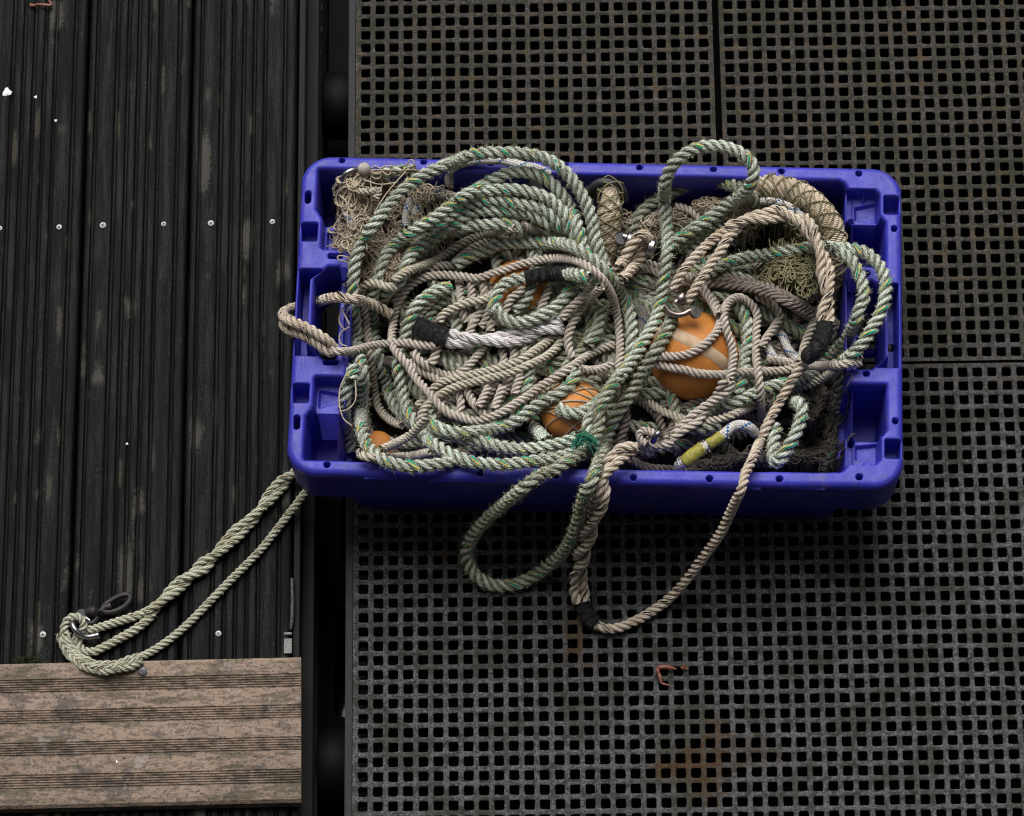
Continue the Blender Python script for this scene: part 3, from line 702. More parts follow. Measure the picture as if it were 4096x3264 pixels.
def lay(path, R, stiff=.016, squeeze=.80, lift=0.0, stamp_it=True):
    """path string or px list -> 3-D centre line resting on whatever is below it"""
    c = parse(path) if isinstance(path, str) else path
    P = np.array([(a, b_, 0 if h is None else h, 0 if h is None else 1) for a, b_, h in c])
    ex_ = np.array([np.nan if h is None else h for _,_,h in c])
    if np.isfinite(ex_).any():
        good = np.where(np.isfinite(ex_))[0]; P[:,2] = np.interp(np.arange(len(c)), good, ex_[good])
    D = catmull(P, 7.0); px, py = D[:,0], D[:,1]; w = np.clip(D[:,3], 0, 1); he = D[:,2]
    h = np.full(len(D), .2)
    for it in range(3):
        X = W(px, py, h); XY = X[:,:2]; seg_ = np.r_[0, np.cumsum(np.hypot(*np.diff(XY, axis=0).T))]; ds = max(seg_[-1]/len(D), 1e-4)
        if it < 2: raw = query(ZR, XY, R*squeeze)
        else:
            Zt = ZR.copy() if len(D) > 60 else ZR; raw = np.zeros(len(D)); ck = max(4, int(.010/ds)); lag = int(2.2*R/ds)+1; done = 0
            for a in range(0, len(D), ck):
                b_ = min(a+ck, len(D)); raw[a:b_] = query(Zt, XY[a:b_], R*squeeze)
                e_ = a-lag
                if Zt is not ZR and e_ > done: stamp(Zt, XY[done:e_], raw[done:e_], R); done = e_
        k = max(1, int(.008/ds)); hd = gauss(maxf(raw, k), stiff/ds)
        h = (1-w)*hd+w*he+lift
        if HCAP[0]: h = np.minimum(h, HCAP[0])
    for _ in range(8):                      # what hangs over the front rim stays outside the crate wall
        X = W(px, py, h); lu = ((X[:,:2]-CC2)@CE)*1000; lv = ((X[:,:2]-CC2)@CN)*1000
        m_ = (w > .3) & (he > .05) & (lv < -193) & (lv > -235-R*1000) & (np.abs(lu) < 400) & (h < CZ+R*.7)
        if not m_.any(): break
        h = np.where(m_, h+(lv+237+R*1000)/1000/.36, h)
    if (w > .3).any() and (h < .15).any() and _ > 0:
        kk = int(.012/ds); h2 = gauss(maxf(h, kk), .012/ds); h = np.where(w > .3, h2, h)
    X = W(px, py, h)
    for k in range(3): X[:,k] = gauss(X[:,k], .003/ds)
    if stamp_it: stamp(ZR, X[:,:2], X[:,2], R)
    return X
def resample(X, ds):
    s = np.r_[0, np.cumsum(np.linalg.norm(np.diff(X, axis=0), axis=1))]; n = max(4, int(s[-1]/ds)+1); t = np.linspace(0, s[-1], n)
    return np.stack([np.interp(t, s, X[:,k]) for k in range(3)], 1), t
def frame(X):
    T = np.gradient(X, axis=0); T /= np.linalg.norm(T, axis=1)[:,None]+1e-12
    N = np.cross(np.array([0,0,1.0]), T); l = np.linalg.norm(N, axis=1)[:,None]
    # keep the side vector steady where the rope stands upright
    for i in range(1, len(N)):
        if l[i] < .25: N[i] = N[i-1]-T[i]*(N[i-1]@T[i]); l[i] = np.linalg.norm(N[i])
    N = N/(l+1e-12); return T, N, np.cross(T, N)
class Rope:
    """collects strand geometry with yarn coordinates, for one rope mesh"""
    def __init__(s): s.V=[]; s.F=[]; s.UV=[]; s.AX=[]; s.FV=[]; s.n=0; s.fu=[]; s.fa=[]
    def strands(s, X, R, lay_len, hand=1, ph0=0.0, fuzz=0, flen=.004, nring=9, taper=(0,0), seed=0, ns=3, rvar=.05, s0=0.0):
        rs = np.random.RandomState(seed); X, t = resample(X, lay_len/11); m = len(X); T, N, B = frame(X)
        Rr = R*(1+gauss(rs.normal(0,1,m), 8)*rvar*2.2)
        if taper[0]: Rr = Rr*(.35+.65*np.clip(t/taper[0], 0, 1))
        if taper[1]: Rr = Rr*(.35+.65*np.clip((t[-1]-t)/taper[1], 0, 1))
        wob = gauss(rs.normal(0,1,m), 14)*1.6
        for k in range(ns):
            th = hand*2*PI*(t+s0)/lay_len+2*PI*k/ns+ph0+wob
            k1, k2 = (.50, .515) if ns == 3 else ((.56, .46) if ns < 6 else (.74, .30))
            C = X+(Rr*k1)[:,None]*(np.cos(th)[:,None]*N+np.sin(th)[:,None]*B)
            rk = Rr*k2*(1+gauss(rs.normal(0,1,m), 3)*.10)
            a = np.arange(nring)*2*PI/nring
            V = C[:,None]+rk[:,None,None]*(np.cos(a)[None,:,None]*N[:,None]+np.sin(a)[None,:,None]*B[:,None])
            i = np.arange(m-1)[:,None]; j = np.arange(nring)[None]; j2 = (j+1) % nring; b_ = s.n
            F = np.stack([b_+i*nring+j, b_+i*nring+j2, b_+(i+1)*nring+j2, b_+(i+1)*nring+j], -1).reshape(-1,4)
            tt = t+s0
            def g(ii, jj): return np.stack([np.broadcast_to(tt[ii], (m-1,nring)), np.broadcast_to(jj/nring, (m-1,nring))], -1)
            o = lambda ii, jj: np.cos(th[ii]-jj*2*PI/nring)
            UV = np.stack([g(i,j), g(i,j+1), g(i+1,j+1), g(i+1,j)], 2).reshape(-1,2)
            AX = np.stack([np.stack([np.broadcast_to(o(i,j),(m-1,nring)), np.full((m-1,nring), k/ns)],-1), np.stack([o(i,j+1), np.full((m-1,nring), k/ns)],-1),
                           np.stack([o(i+1,j+1), np.full((m-1,nring), k/ns)],-1), np.stack([o(i+1,j), np.full((m-1,nring), k/ns)],-1)], 2).reshape(-1,2)
            s.V.append(V.reshape(-1,3)); s.F.append(F); s.UV.append(UV); s.AX.append(AX); s.n += m*nring
            if fuzz:
                nf = int(fuzz*t[-1]/ns); ii = rs.randint(0, m, nf); ph = th[ii]+rs.normal(0, 1.0, nf)
                cl = np.sin(t[ii]*70+k*2+seed) ; 
                d = np.cos(ph)[:,None]*N[ii]+np.sin(ph)[:,None]*B[ii]; root = C[ii]+d*rk[ii][:,None]*.96
                d2 = d*(.35+.6*rs.rand(nf)[:,None])+T[ii]*rs.normal(0,.75,nf)[:,None]+rs.normal(0,.38,(nf,3)); d2 /= np.linalg.norm(d2,axis=1)[:,None]
                L = flen*(.35+rs.rand(nf)**2*1.15); sd_ = np.cross(d2, rs.normal(0,1,(nf,3))); sd_ /= np.linalg.norm(sd_,axis=1)[:,None]+1e-9
                wd_ = .00030*(1+rs.rand(nf))
                bend = rs.normal(0,.35,(nf,3))*L[:,None]*.5
                tri = np.stack([root-sd_*wd_[:,None], root+sd_*wd_[:,None], root+d2*L[:,None]+bend], 1).reshape(-1,3)
                s.FV.append(tri)
        return X, t
    def tube(s, X, r, n=6, sid=0.0):
        m = len(X); T, N, B = frame(X); a = np.arange(n)*2*PI/n; r = np.broadcast_to(np.asarray(r, float), (m,))
        t = np.r_[0, np.cumsum(np.linalg.norm(np.diff(X, axis=0), axis=1))]
        V = X[:,None]+r[:,None,None]*(np.cos(a)[None,:,None]*N[:,None]+np.sin(a)[None,:,None]*B[:,None])
        i = np.arange(m-1)[:,None]; j = np.arange(n)[None]; j2 = (j+1) % n; b_ = s.n
        s.F.append(np.stack([b_+i*n+j, b_+i*n+j2, b_+(i+1)*n+j2, b_+(i+1)*n+j], -1).reshape(-1,4))
        tb = lambda x: np.broadcast_to(x, (m-1, n))
        s.UV.append(np.stack([np.stack([tb(t[i]), tb(j/n)],-1), np.stack([tb(t[i]), tb((j+1)/n)],-1), np.stack([tb(t[i+1]), tb((j+1)/n)],-1), np.stack([tb(t[i+1]), tb(j/n)],-1)], 2).reshape(-1,2))
        s.AX.append(np.tile([[.9, sid]], (len(s.UV[-1]), 1))); s.V.append(V.reshape(-1,3)); s.n += m*n
    def build(s, name, mats, parent=None):
        V = np.concatenate(s.V); F = np.concatenate(s.F); UV = np.concatenate(s.UV); AX = np.concatenate(s.AX); mi = np.zeros(len(F), int); fl = [F]
        if s.FV:
            FV = np.concatenate(s.FV); nf = len(FV)//3; FF = np.arange(nf*3).reshape(-1,3)+len(V); V = np.vstack([V, FV]); fl.append(FF)
            UV = np.vstack([UV, np.tile([[0,.6]], (nf*3,1))]); AX = np.vstack([AX, np.tile([[1,.9]], (nf*3,1))]); mi = np.r_[mi, np.ones(nf, int)]
        return mesh_np(name, V, fl, mats, parent, uv=UV, uv2=AX, mi=mi)
# ---- rope materials
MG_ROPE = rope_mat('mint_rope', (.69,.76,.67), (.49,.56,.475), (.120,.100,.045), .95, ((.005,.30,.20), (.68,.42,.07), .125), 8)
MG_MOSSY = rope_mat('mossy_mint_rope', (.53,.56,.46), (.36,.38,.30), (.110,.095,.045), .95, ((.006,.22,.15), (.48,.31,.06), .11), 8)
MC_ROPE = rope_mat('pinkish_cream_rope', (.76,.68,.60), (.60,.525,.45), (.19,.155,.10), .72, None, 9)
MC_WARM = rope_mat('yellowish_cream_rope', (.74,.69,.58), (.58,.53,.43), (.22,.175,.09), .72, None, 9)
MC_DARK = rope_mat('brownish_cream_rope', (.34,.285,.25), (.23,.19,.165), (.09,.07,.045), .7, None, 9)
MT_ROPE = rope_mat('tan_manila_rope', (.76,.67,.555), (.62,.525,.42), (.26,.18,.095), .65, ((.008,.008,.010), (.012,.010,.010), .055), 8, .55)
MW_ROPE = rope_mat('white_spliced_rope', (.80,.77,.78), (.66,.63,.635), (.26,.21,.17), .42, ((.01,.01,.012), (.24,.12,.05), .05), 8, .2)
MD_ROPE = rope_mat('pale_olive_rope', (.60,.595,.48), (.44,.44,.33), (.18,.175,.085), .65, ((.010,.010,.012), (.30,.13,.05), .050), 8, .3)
def fuzz_mat(name, a, b_):
    t = NT(name); p = t.geo(); n = t.noise(p, 240, 2, .6); return t.set(t.mix(t.ss(n, .38, .62), a, b_), .9, spec=.1)
FZ_G = fuzz_mat('mint_fuzz', (.52,.51,.36), (.22,.185,.095)); FZ_M = fuzz_mat('mossy_fuzz', (.34,.32,.21), (.14,.125,.06))
FZ_C = fuzz_mat('cream_fuzz', (.44,.37,.29), (.25,.20,.13)); FZ_T = fuzz_mat('manila_fuzz', (.50,.40,.27), (.28,.20,.11))
KIND = {  # radius, lay, material, fuzz per metre, fuzz length, fuzz material
 'G': (.0088, .0355, MG_ROPE, 5200, .0046, FZ_G), 'M': (.0086, .0355, MG_MOSSY, 6500, .0052, FZ_M),
 'C': (.0061, .0225, MC_ROPE, 450, .0024, FZ_C), 'Y': (.0061, .0225, MC_WARM, 700, .0022, FZ_C), 'D': (.0060, .0225, MC_DARK, 700, .0022, FZ_C),
 'T': (.0070, .0290, MT_ROPE, 750, .0028, FZ_T), 'W': (.0068, .0330, MW_ROPE, 300, .0026, FZ_C), 'O': (.0057, .0230, MD_ROPE, 700, .0024, FZ_C)}
def m_tape():
    t = NT('black_tape'); p = t.geo(); s_, phi = t.uv('UVMap'); n = t.noise(p, 230, 3, .6, 1.5); v = t.math('SINE', t.math('MULTIPLY', t.math('ADD', s_, t.math('MULTIPLY', phi, .012)), 620))
    return t.set(t.mix(t.ss(n, .4, .7), (.0025,.0025,.003), (.0050,.0050,.0058)), .42, normal=t.bump(t.math('ADD', n, t.math('MULTIPLY', v, .25)), .9, .005), spec=.45)
M_TAPE = m_tape()
M_YTAPE = m_plain('dirty_yellow_tape', (.32,.29,.035), .6, bs=160, bstr=.5, var=.45)
def sleeve(X, R, mat, name, parent, wr=.05, n=20, seed=0, bulge=.0, ds=.0022):
    rs = np.random.RandomState(seed); X, t = resample(X, ds); T, N, B = frame(X); m = len(X); a = np.arange(n)*2*PI/n
    w = rs.normal(0, 1, (m, n)); w = np.apply_along_axis(lambda c: gauss(c, 1.0), 0, w); w = (w+np.roll(w,1,1))/1.5
    tt = t/t[-1]; Rr = R*(1+bulge*np.sin(PI*tt))
    rr_ = Rr[:,None]*(1+wr*w+.012*np.sin(a[None]+t[:,None]*700)+.03*np.sin(2*a[None]+t[:,None]*260+seed)); V = X[:,None]+rr_[...,None]*(np.cos(a)[None,:,None]*N[:,None]+np.sin(a)[None,:,None]*B[:,None])
    i = np.arange(m-1)[:,None]; j = np.arange(n)[None]; j2 = (j+1) % n
    F = np.stack([i*n+j, i*n+j2, (i+1)*n+j2, (i+1)*n+j], -1).reshape(-1,4)
    tb = lambda x: np.broadcast_to(x, (m-1, n))
    UV = np.stack([np.stack([tb(t[i]), tb(j/n)],-1), np.stack([tb(t[i]), tb((j+1)/n)],-1), np.stack([tb(t[i+1]), tb((j+1)/n)],-1), np.stack([tb(t[i+1]), tb(j/n)],-1)], 2).reshape(-1,2)
    V = V.reshape(-1,3); c0, c1 = X[0]-T[0]*.0008, X[-1]+T[-1]*.0008; k = len(V); V = np.vstack([V, c0, c1]); jj = np.arange(n); cap = np.vstack([np.stack([(jj+1)%n, jj, np.full(n,k)],1), np.stack([(m-1)*n+jj, (m-1)*n+(jj+1)%n, np.full(n,k+1)],1)])
    UV = np.vstack([UV, np.zeros((len(cap)*3,2))])
    return mesh_np(name, V, [F, cap], mat, parent, uv=UV)
def proj(p):
    q = (np.asarray(p)-CAM)@RC; return np.array([2048+F_PX*q[0]/-q[2], 1632-F_PX*q[1]/-q[2]])
def pick(Xs, a, b_):
    best = None; bd_ = 1e18; A = np.array(zp(*a)); B = np.array(zp(*b_))
    for X in Xs:
        c = cut(X, a, b_)
        if len(c) < 4: continue
        p, q = proj(c[0]), proj(c[-1]); d = min(np.hypot(*(p-A))+np.hypot(*(q-B)), np.hypot(*(p-B))+np.hypot(*(q-A)))
        if d < bd_: bd_ = d; best = c
    return best
ropes_done = []; LOG = []; _sd = [100]
def cut(X, a, b_):
    """part of centre line X nearest to two photo points"""
    pa = zp(*a); pb = zp(*b_)
    q = (X-CAM)@RC; pr = np.stack([2048+F_PX*q[:,0]/-q[:,2], 1632-F_PX*q[:,1]/-q[:,2]], 1)
    i = int(np.argmin(np.hypot(pr[:,0]-pa[0], pr[:,1]-pa[1]))); j = int(np.argmin(np.hypot(pr[:,0]-pb[0], pr[:,1]-pb[1])))
    i, j = min(i,j), max(i,j); return X[i:j+1]
def rope(label, kind, paths, group=None, name='rope', cat='rope', R=None, twin=None, tapes=(), stiff=.016, taper=(0,0), lift=0.0, extra=None, fuzzk=1.0):
    """paths: list of strings, or (string, 'twin') for a spliced double run"""
    r0, ll, mat, fz, fl, fm = KIND[kind]; r0 = R or r0; ll = ll*(r0/KIND[kind][0])
    rp = Rope(); e = None; Xs = []
    for k, p in enumerate(paths if isinstance(paths, list) else [paths]):
        _sd[0] += 1; sd_ = _sd[0]; mode = 'one'; rk = r0
        if isinstance(p, tuple): p, mode = p[0], p[1]
        if mode == 'one':
            X = lay(p, rk, stiff, lift=lift); Xs.append(X)
            rp.strands(X, rk, ll, 1, sd_, fz*fuzzk, fl, seed=sd_, taper=taper)
        else:                      # splice: two tucked rope legs side by side, slowly turning round each other
            X = lay(p, rk*1.55, stiff, lift=lift); Xs.append(X)
            Xr, t = resample(X, .003); T, N, B = frame(Xr)
            turn = 2*PI*t/.135*(1+.10*np.sin(t*31))+sd_ if mode == 'twin' else .35*np.sin(2*PI*t/.06+sd_)
            ex_ = 1+.13*np.sin(2*PI*t/.031+sd_)
            for sgn in (1,-1):
                off = (rk*.80*ex_*sgn)[:,None]*(np.cos(turn)[:,None]*N+(np.sin(turn)*.7)[:,None]*B)
                rp.strands(Xr+off, rk*.97, ll*(1.16 if sgn > 0 else 1.28), 1 if mode == 'twin' else sgn, sd_+sgn, fz*fuzzk*.8, fl, seed=sd_+sgn, taper=taper)
            if mode == 'plait':
                for sgn in (1,-1): rp.strands(Xr+B*rk*.35*sgn, rk*.8, ll*1.2, -sgn, sd_+3*sgn, fz*.3, fl, seed=sd_+7*sgn)
    multi = bool(tapes) or extra is not None
    if multi:
        e = empty(name, Xs[0][0]); e0 = Xs[0][0]
        o = rp.build('strands', [mat, fm]); o.parent = e; o.location = -e0
        for i, (a, b_, rad, tm, tn) in enumerate(tapes):
            bestX = pick(Xs, a, b_)
            s_ = sleeve(bestX, rad, tm, tn, e, seed=i+_sd[0]); s_.location = -e0
        if extra: extra(e, e0)
        top = e
    else: top = rp.build(name, [mat, fm])
    tag(top, label, cat, group); LOG.append((label[:40], float(max(X[:,2].max() for X in Xs))))
    return top, Xs
# ================================================================== THE HEAP
# ---- orange floats
def m_float():
    t = NT('orange_float_plastic'); p = t.geo(); n = t.noise(p, 40, 4, .6); f = t.noise(p, 800, 2)
    c = t.mix(t.ss(n, .3, .7), (.53,.215,.048), (.42,.15,.030)); c = t.mix(t.math('MULTIPLY', t.ss(f, .62, .72), .4), c, (.20,.08,.03))
    return t.set(c, .52, normal=t.bump(f, .15, .0005), spec=.25)
M_FL = m_float()
def m_band():
    t = NT('pale_float_band'); p = t.geo(); f = t.noise(p, 700, 3, .7); g = t.noise(p, 90, 3)
    c = t.mix(t.ss(g, .35, .7), (.50,.36,.23), (.40,.27,.16)); c = t.mix(t.math('MULTIPLY', t.ss(f, .58, .70), .6), c, (.10,.07,.04)); return t.set(c, .75)
M_BAND = m_band()
def ball(px, py, R, z, label, band=None, el=1.0, rot=0.0):
    c = np.array(W(px, py, z)); e = empty('float_ball', c)
    u = np.linspace(0, PI, 41); v = np.arange(64)*2*PI/64; q = Matrix.Rotation(rot, 3, 'Z')
    V = np.array([(R*math.sin(a)*math.cos(b_), R*math.sin(a)*math.sin(b_)*el, R*math.cos(a)) for a in u for b_ in v]) @ np.array(q).T
    f = np.array([(i*64+j, (i+1)*64+j, (i+1)*64+(j+1)%64, i*64+(j+1)%64) for i in range(40) for j in range(64)])
    mesh_np('ball', V, f, M_FL, e)
    if band:
        ang, off, wd = band; Bv = []; n = 96
        nd = np.array([math.cos(ang), math.sin(ang), .12]); nd /= np.linalg.norm(nd); a1 = np.cross(nd, (0,0,1)); a1 /= np.linalg.norm(a1); a2 = np.cross(nd, a1)
        for k, (o_, rr_) in enumerate(((off-wd/2, .999),(off-wd/2+.0004, 1.010),(off+wd/2-.0004, 1.010),(off+wd/2, .999))):
            r_ = math.sqrt(max(1e-8, R*R-o_*o_))*rr_
            for j in range(n): Bv.append(nd*o_+a1*r_*math.cos(2*PI*j/n)+a2*r_*math.sin(2*PI*j/n))
        f = np.array([(k*n+j, k*n+(j+1)%n, (k+1)*n+(j+1)%n, (k+1)*n+j) for k in range(3) for j in range(n)])
        mesh_np('band', np.array(Bv), f, M_BAND, e)
    d = np.hypot(gx_-c[0], gy_-c[1]); m_ = d < R; ZR[m_] = np.maximum(ZR[m_], c[2]+np.sqrt(R*R-d[m_]**2))
    return tag(e, label, 'float', 'orange fishing floats in the heap')

# ---- buried rope filling, laid at random low in the crate
def from_uv(pts, h=.14):
    out = []
    for u, v in pts:
        p = CC2+CE*u/1000+CN*v/1000; q = proj((p[0], p[1], h)); out.append((q[0], q[1], None))
    return out
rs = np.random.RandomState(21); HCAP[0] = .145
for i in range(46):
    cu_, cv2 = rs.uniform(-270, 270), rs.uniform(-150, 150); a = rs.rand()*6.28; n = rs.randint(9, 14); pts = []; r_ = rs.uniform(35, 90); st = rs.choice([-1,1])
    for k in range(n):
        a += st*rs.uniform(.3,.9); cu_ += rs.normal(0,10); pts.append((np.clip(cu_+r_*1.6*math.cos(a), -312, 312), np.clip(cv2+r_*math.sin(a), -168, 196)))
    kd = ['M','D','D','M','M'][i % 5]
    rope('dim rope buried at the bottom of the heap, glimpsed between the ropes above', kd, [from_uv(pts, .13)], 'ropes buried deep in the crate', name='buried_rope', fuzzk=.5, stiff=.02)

HCAP[0] = None
ball(2080, 1165, .043, .128, 'orange float under the coil beside the taped green rope', None)
ball(1540, 1110, .036, .135, 'orange float with a pale band peeping out below the netting at the left', (.9, .012, .014))
ball(1508, 1796, .0245, .082, 'dim orange float low in the near left corner of the heap')
ball(2292, 1650, .043, .150, 'orange float wrapped in thin net twine, near the front of the crate', (1.35, .022, .013))
ball(2775, 1425, .0600, .150, 'large round orange float with a pale diagonal band, right of the middle', (1.02, .003, .0165), 1.0)

# dark mass of net under the ropes
us_, vs_ = np.meshgrid(np.linspace(-322, 322, 260), np.linspace(-199, 199, 160)); rsn = np.random.RandomState(8)
bmp = rsn.rand(*us_.shape); 
for ax_ in (0, 1): bmp = np.apply_along_axis(lambda c: gauss(c, 1.3), ax_, bmp)
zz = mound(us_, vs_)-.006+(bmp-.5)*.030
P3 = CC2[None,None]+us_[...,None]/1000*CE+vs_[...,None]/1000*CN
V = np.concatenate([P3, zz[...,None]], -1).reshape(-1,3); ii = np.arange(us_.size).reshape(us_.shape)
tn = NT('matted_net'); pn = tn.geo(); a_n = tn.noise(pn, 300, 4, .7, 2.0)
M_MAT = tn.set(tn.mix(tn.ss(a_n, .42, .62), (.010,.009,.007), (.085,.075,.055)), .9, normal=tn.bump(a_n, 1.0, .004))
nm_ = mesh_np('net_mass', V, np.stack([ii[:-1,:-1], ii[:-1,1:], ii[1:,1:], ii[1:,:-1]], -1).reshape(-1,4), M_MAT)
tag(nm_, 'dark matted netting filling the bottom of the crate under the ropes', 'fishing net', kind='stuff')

# ---- nets
def m_twine(name, a, b_):
    t = NT(name); s_, phi = t.uv('UVMap'); _, sid = t.uv('aux'); p = t.geo()
    w = t.math('SINE', t.math('ADD', t.math('MULTIPLY', s_, 2*PI*520), t.math('MULTIPLY', phi, 4*PI)))
    c = t.mix(sid, a, b_); c = t.mix(t.math('MULTIPLY', t.ss(w, -.2, -.9), .55), c, [v*.35 for v in b_])
    c = t.mix(t.math('MULTIPLY', t.ss(t.noise(p, 60, 3), .45, .7), .5), c, (.14,.12,.06))
    return t.set(c, .85, normal=t.bump(w, .8, .0005), spec=.2)
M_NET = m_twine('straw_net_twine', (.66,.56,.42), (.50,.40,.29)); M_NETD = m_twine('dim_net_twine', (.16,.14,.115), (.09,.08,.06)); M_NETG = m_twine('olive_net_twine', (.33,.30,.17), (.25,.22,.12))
def twine_drape(XY, r, lift, sm=.006):
    h = query(ZR, XY, max(r, .0026)); s = max(np.hypot(*np.diff(XY, axis=0).T).mean(), 1e-4); return gauss(maxf(h, 1), sm/s)+lift
def tangle(rp, guide, half, n, length=(.05,.14), wander=1.0, r=.0009, seed=0, along=.5, lift=.006, hoff=0.0, habs=None):
    rs = np.random.RandomState(seed); c = parse(guide); P = np.array([(a, b_) for a, b_, _ in c]); G = W(P[:,0], P[:,1], .19)[:,:2]
    Gd = catmull(G, .004) if len(G) > 2 else np.linspace(G[0], G[-1], 20)
    if habs:                                   # a heap of its own: raise what lies there so that ropes rest on it
        gg = Gd[::3]; i0_, i1_ = int((gg[:,0].min()-half-RX0)/RS), int((gg[:,0].max()+half-RX0)/RS)+1; j0_, j1_ = int((gg[:,1].min()-half-RY0)/RS), int((gg[:,1].max()+half-RY0)/RS)+1
        sx_, sy_ = gx_[j0_:j1_,i0_:i1_], gy_[j0_:j1_,i0_:i1_]; dd_ = np.min([np.hypot(sx_-a, sy_-b_) for a, b_ in gg], 0)
        ok = (dd_ < half) & (sd_rect(loc_u[j0_:j1_,i0_:i1_], loc_v[j0_:j1_,i0_:i1_], -378, 378, -205, 205, 14) < 0)
        ZR[j0_:j1_,i0_:i1_] = np.where(ok, np.maximum(ZR[j0_:j1_,i0_:i1_], habs-.035*(dd_/half)**3), ZR[j0_:j1_,i0_:i1_])
    for k in range(n):
        L = rs.uniform(*length); m = int(L/.0022); i0 = rs.randint(len(Gd)); d = rs.choice([-1,1]); a = rs.rand()*6.28
        gi = min(i0+1, len(Gd)-1); g = Gd[gi]-Gd[gi-1]; ga = math.atan2(g[1], g[0])+(PI if d < 0 else 0)
        if rs.rand() < along: a = ga+rs.normal(0,.35)
        pos = Gd[i0]+rs.uniform(-1,1,2)*half; pts = []; w = 0
        for q in range(m):
            pts.append(pos.copy()); w = w*.86+rs.normal(0,.17)*wander; a += w
            pos = pos+.0022*np.array([math.cos(a), math.sin(a)]); j = np.argmin(np.hypot(*(Gd-pos).T)); off = Gd[j]-pos; dd = np.hypot(*off)
            if dd > half: a += .5*math.sin(math.atan2(off[1], off[0])-a)
        XY = np.array(pts)
        for q in (0,1): XY[:,q] = gauss(XY[:,q], 1.6)
        lu = np.clip(((XY-CC2)@CE)*1000, -376, 376); lv = np.clip(((XY-CC2)@CN)*1000, -199, 193); XY = CC2+lu[:,None]/1000*CE+lv[:,None]/1000*CN
        hz = twine_drape(XY, r, 0)+rs.uniform(0, lift)+.25*lift*gauss(rs.normal(0,1,m), 5)*2+hoff
        X = np.column_stack([XY, hz]); rp.tube(X, r*rs.uniform(.8,1.25), 5, rs.rand())
def netwrap(rp, X, R, k=5, pitch=.055, r=.0011, seed=0, full=True):
    X, t = resample(X, .0025); T, N, B = frame(X); rs = np.random.RandomState(seed)
    for sg in (1,-1):
        for i in range(k):
            th = sg*2*PI*t/pitch+2*PI*i/k+.25*np.sin(t*130+i); Rr = R*(1.04+.05*np.sin(t*90+i*2))
            rp.tube(X+Rr[:,None]*(np.cos(th)[:,None]*N+np.sin(th)[:,None]*B), r, 5, rs.rand())
def bundle(path, R, lay_len, label, mat, net=None, ns=11, k=6, extra_t=None, taper=(0,0)):
    rp = Rope(); X = lay(path, R, .03, squeeze=.5); rp.strands(X, R, lay_len, 1, .3, 0, nring=7, seed=int(R*1e5), ns=ns, rvar=.10, taper=taper)
    e = empty('net_bundle', X[0]); o = rp.build('gathered_net', [mat, mat], e); o.location = -X[0]
    r2 = Rope(); netwrap(r2, X, R, k, seed=3)
    if extra_t: extra_t(r2)
    o2 = r2.build('outer_mesh', [net or M_NETG], e); o2.location = -X[0]
    return tag(e, label, 'fishing net'), X
# white braided ropes with blue checks
def m_braid(name, base, blue, dim=1.0):
    t = NT(name); s_, phi = t.uv('UVMap'); p = t.geo()
    sv_ = t.math('MULTIPLY', s_, 300); pv = t.math('MULTIPLY', phi, 12)
    cs, cp = t.math('FLOOR', sv_), t.math('FLOOR', pv); par = t.math('MODULO', t.math('ADD', cs, cp), 2.0)
    fs, fp = t.math('FRACT', sv_), t.math('FRACT', pv)
    edge = t.math('MINIMUM', t.math('MINIMUM', fs, t.math('SUBTRACT', 1, fs)), t.math('MINIMUM', fp, t.math('SUBTRACT', 1, fp)))
    band = t.math('LESS_THAN', t.math('MODULO', t.math('ADD', cs, t.math('MULTIPLY', cp, 1.0)), 8.0), 2.5)
    band2 = t.math('LESS_THAN', t.math('MODULO', cp, 6.0), 2.5)
    b_ = t.math('MULTIPLY', t.math('MULTIPLY', t.math('GREATER_THAN', par, .5), band), 1.0)
    c = t.mix(b_, base, blue); c = t.mix(t.math('MULTIPLY', t.ss(edge, .18, .02), .75), c, [v*.28 for v in base])
    c = t.mix(t.math('MULTIPLY', t.ss(t.noise(p, 90, 3), .45, .7), .55), c, (.20,.17,.11))
    return t.set(c, .85, normal=t.bump(t.ss(edge, 0, .3), .9, .0009), spec=.2)
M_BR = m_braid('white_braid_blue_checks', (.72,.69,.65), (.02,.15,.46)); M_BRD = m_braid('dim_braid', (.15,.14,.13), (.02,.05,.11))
def braid(label, paths, R=.0062, mat=None, lift=0.0, extra=None, stiff=.012):
    rp = Rope(); Xs = []
    for p in paths:
        X = lay(p, R, stiff, lift=lift); Xr, _ = resample(X, .0025); rp.tube(Xr, R*(1+.04*np.sin(np.arange(len(Xr))*.3)), 16); Xs.append(X)
    if extra:
        e = empty('braided_rope', Xs[0][0]); o = rp.build('cover', [mat or M_BR], e); o.location = -Xs[0][0]; extra(e, Xs); o = e
    else: o = rp.build('braided_rope', [mat or M_BR])
    return tag(o, label, 'braided rope')

# ---- lower layers -------------------------------------------------
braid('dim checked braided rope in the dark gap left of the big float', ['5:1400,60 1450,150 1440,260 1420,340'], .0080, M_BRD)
braid('white braided rope with blue checks, knotted right of the big float', ['6:700,180 800,200 880,210 960,245 1080,255 1180,235','6:860,250 930,320 960,400 1010,470 1060,520','6:770,360 800,420 860,520'], .0060)
rope('thick mossy green rope running down beside the hollow in the near right corner', 'M', ['6:1420,560 1435,650 1425,800 1400,950 1370,1130 1335,1300 1290,1450'], R=.0092)
rope('dark spliced cream rope sagging in the near right part of the crate', 'D', [('6:1230,740 1280,830 1240,920 1170,990','twin')])
rope('green-flecked rope vanishing beneath the right-hand coil', 'M', ['3:0,1300 200,1250 420,1280 600,1330 800,1400 950,1500 1100,1580 1250,1700'])
rope('mossy rope lying along the back of the big float', 'M', ['3:200,1500 400,1480 620,1560 800,1640 960,1720 | 6:1100,300 1250,380'])
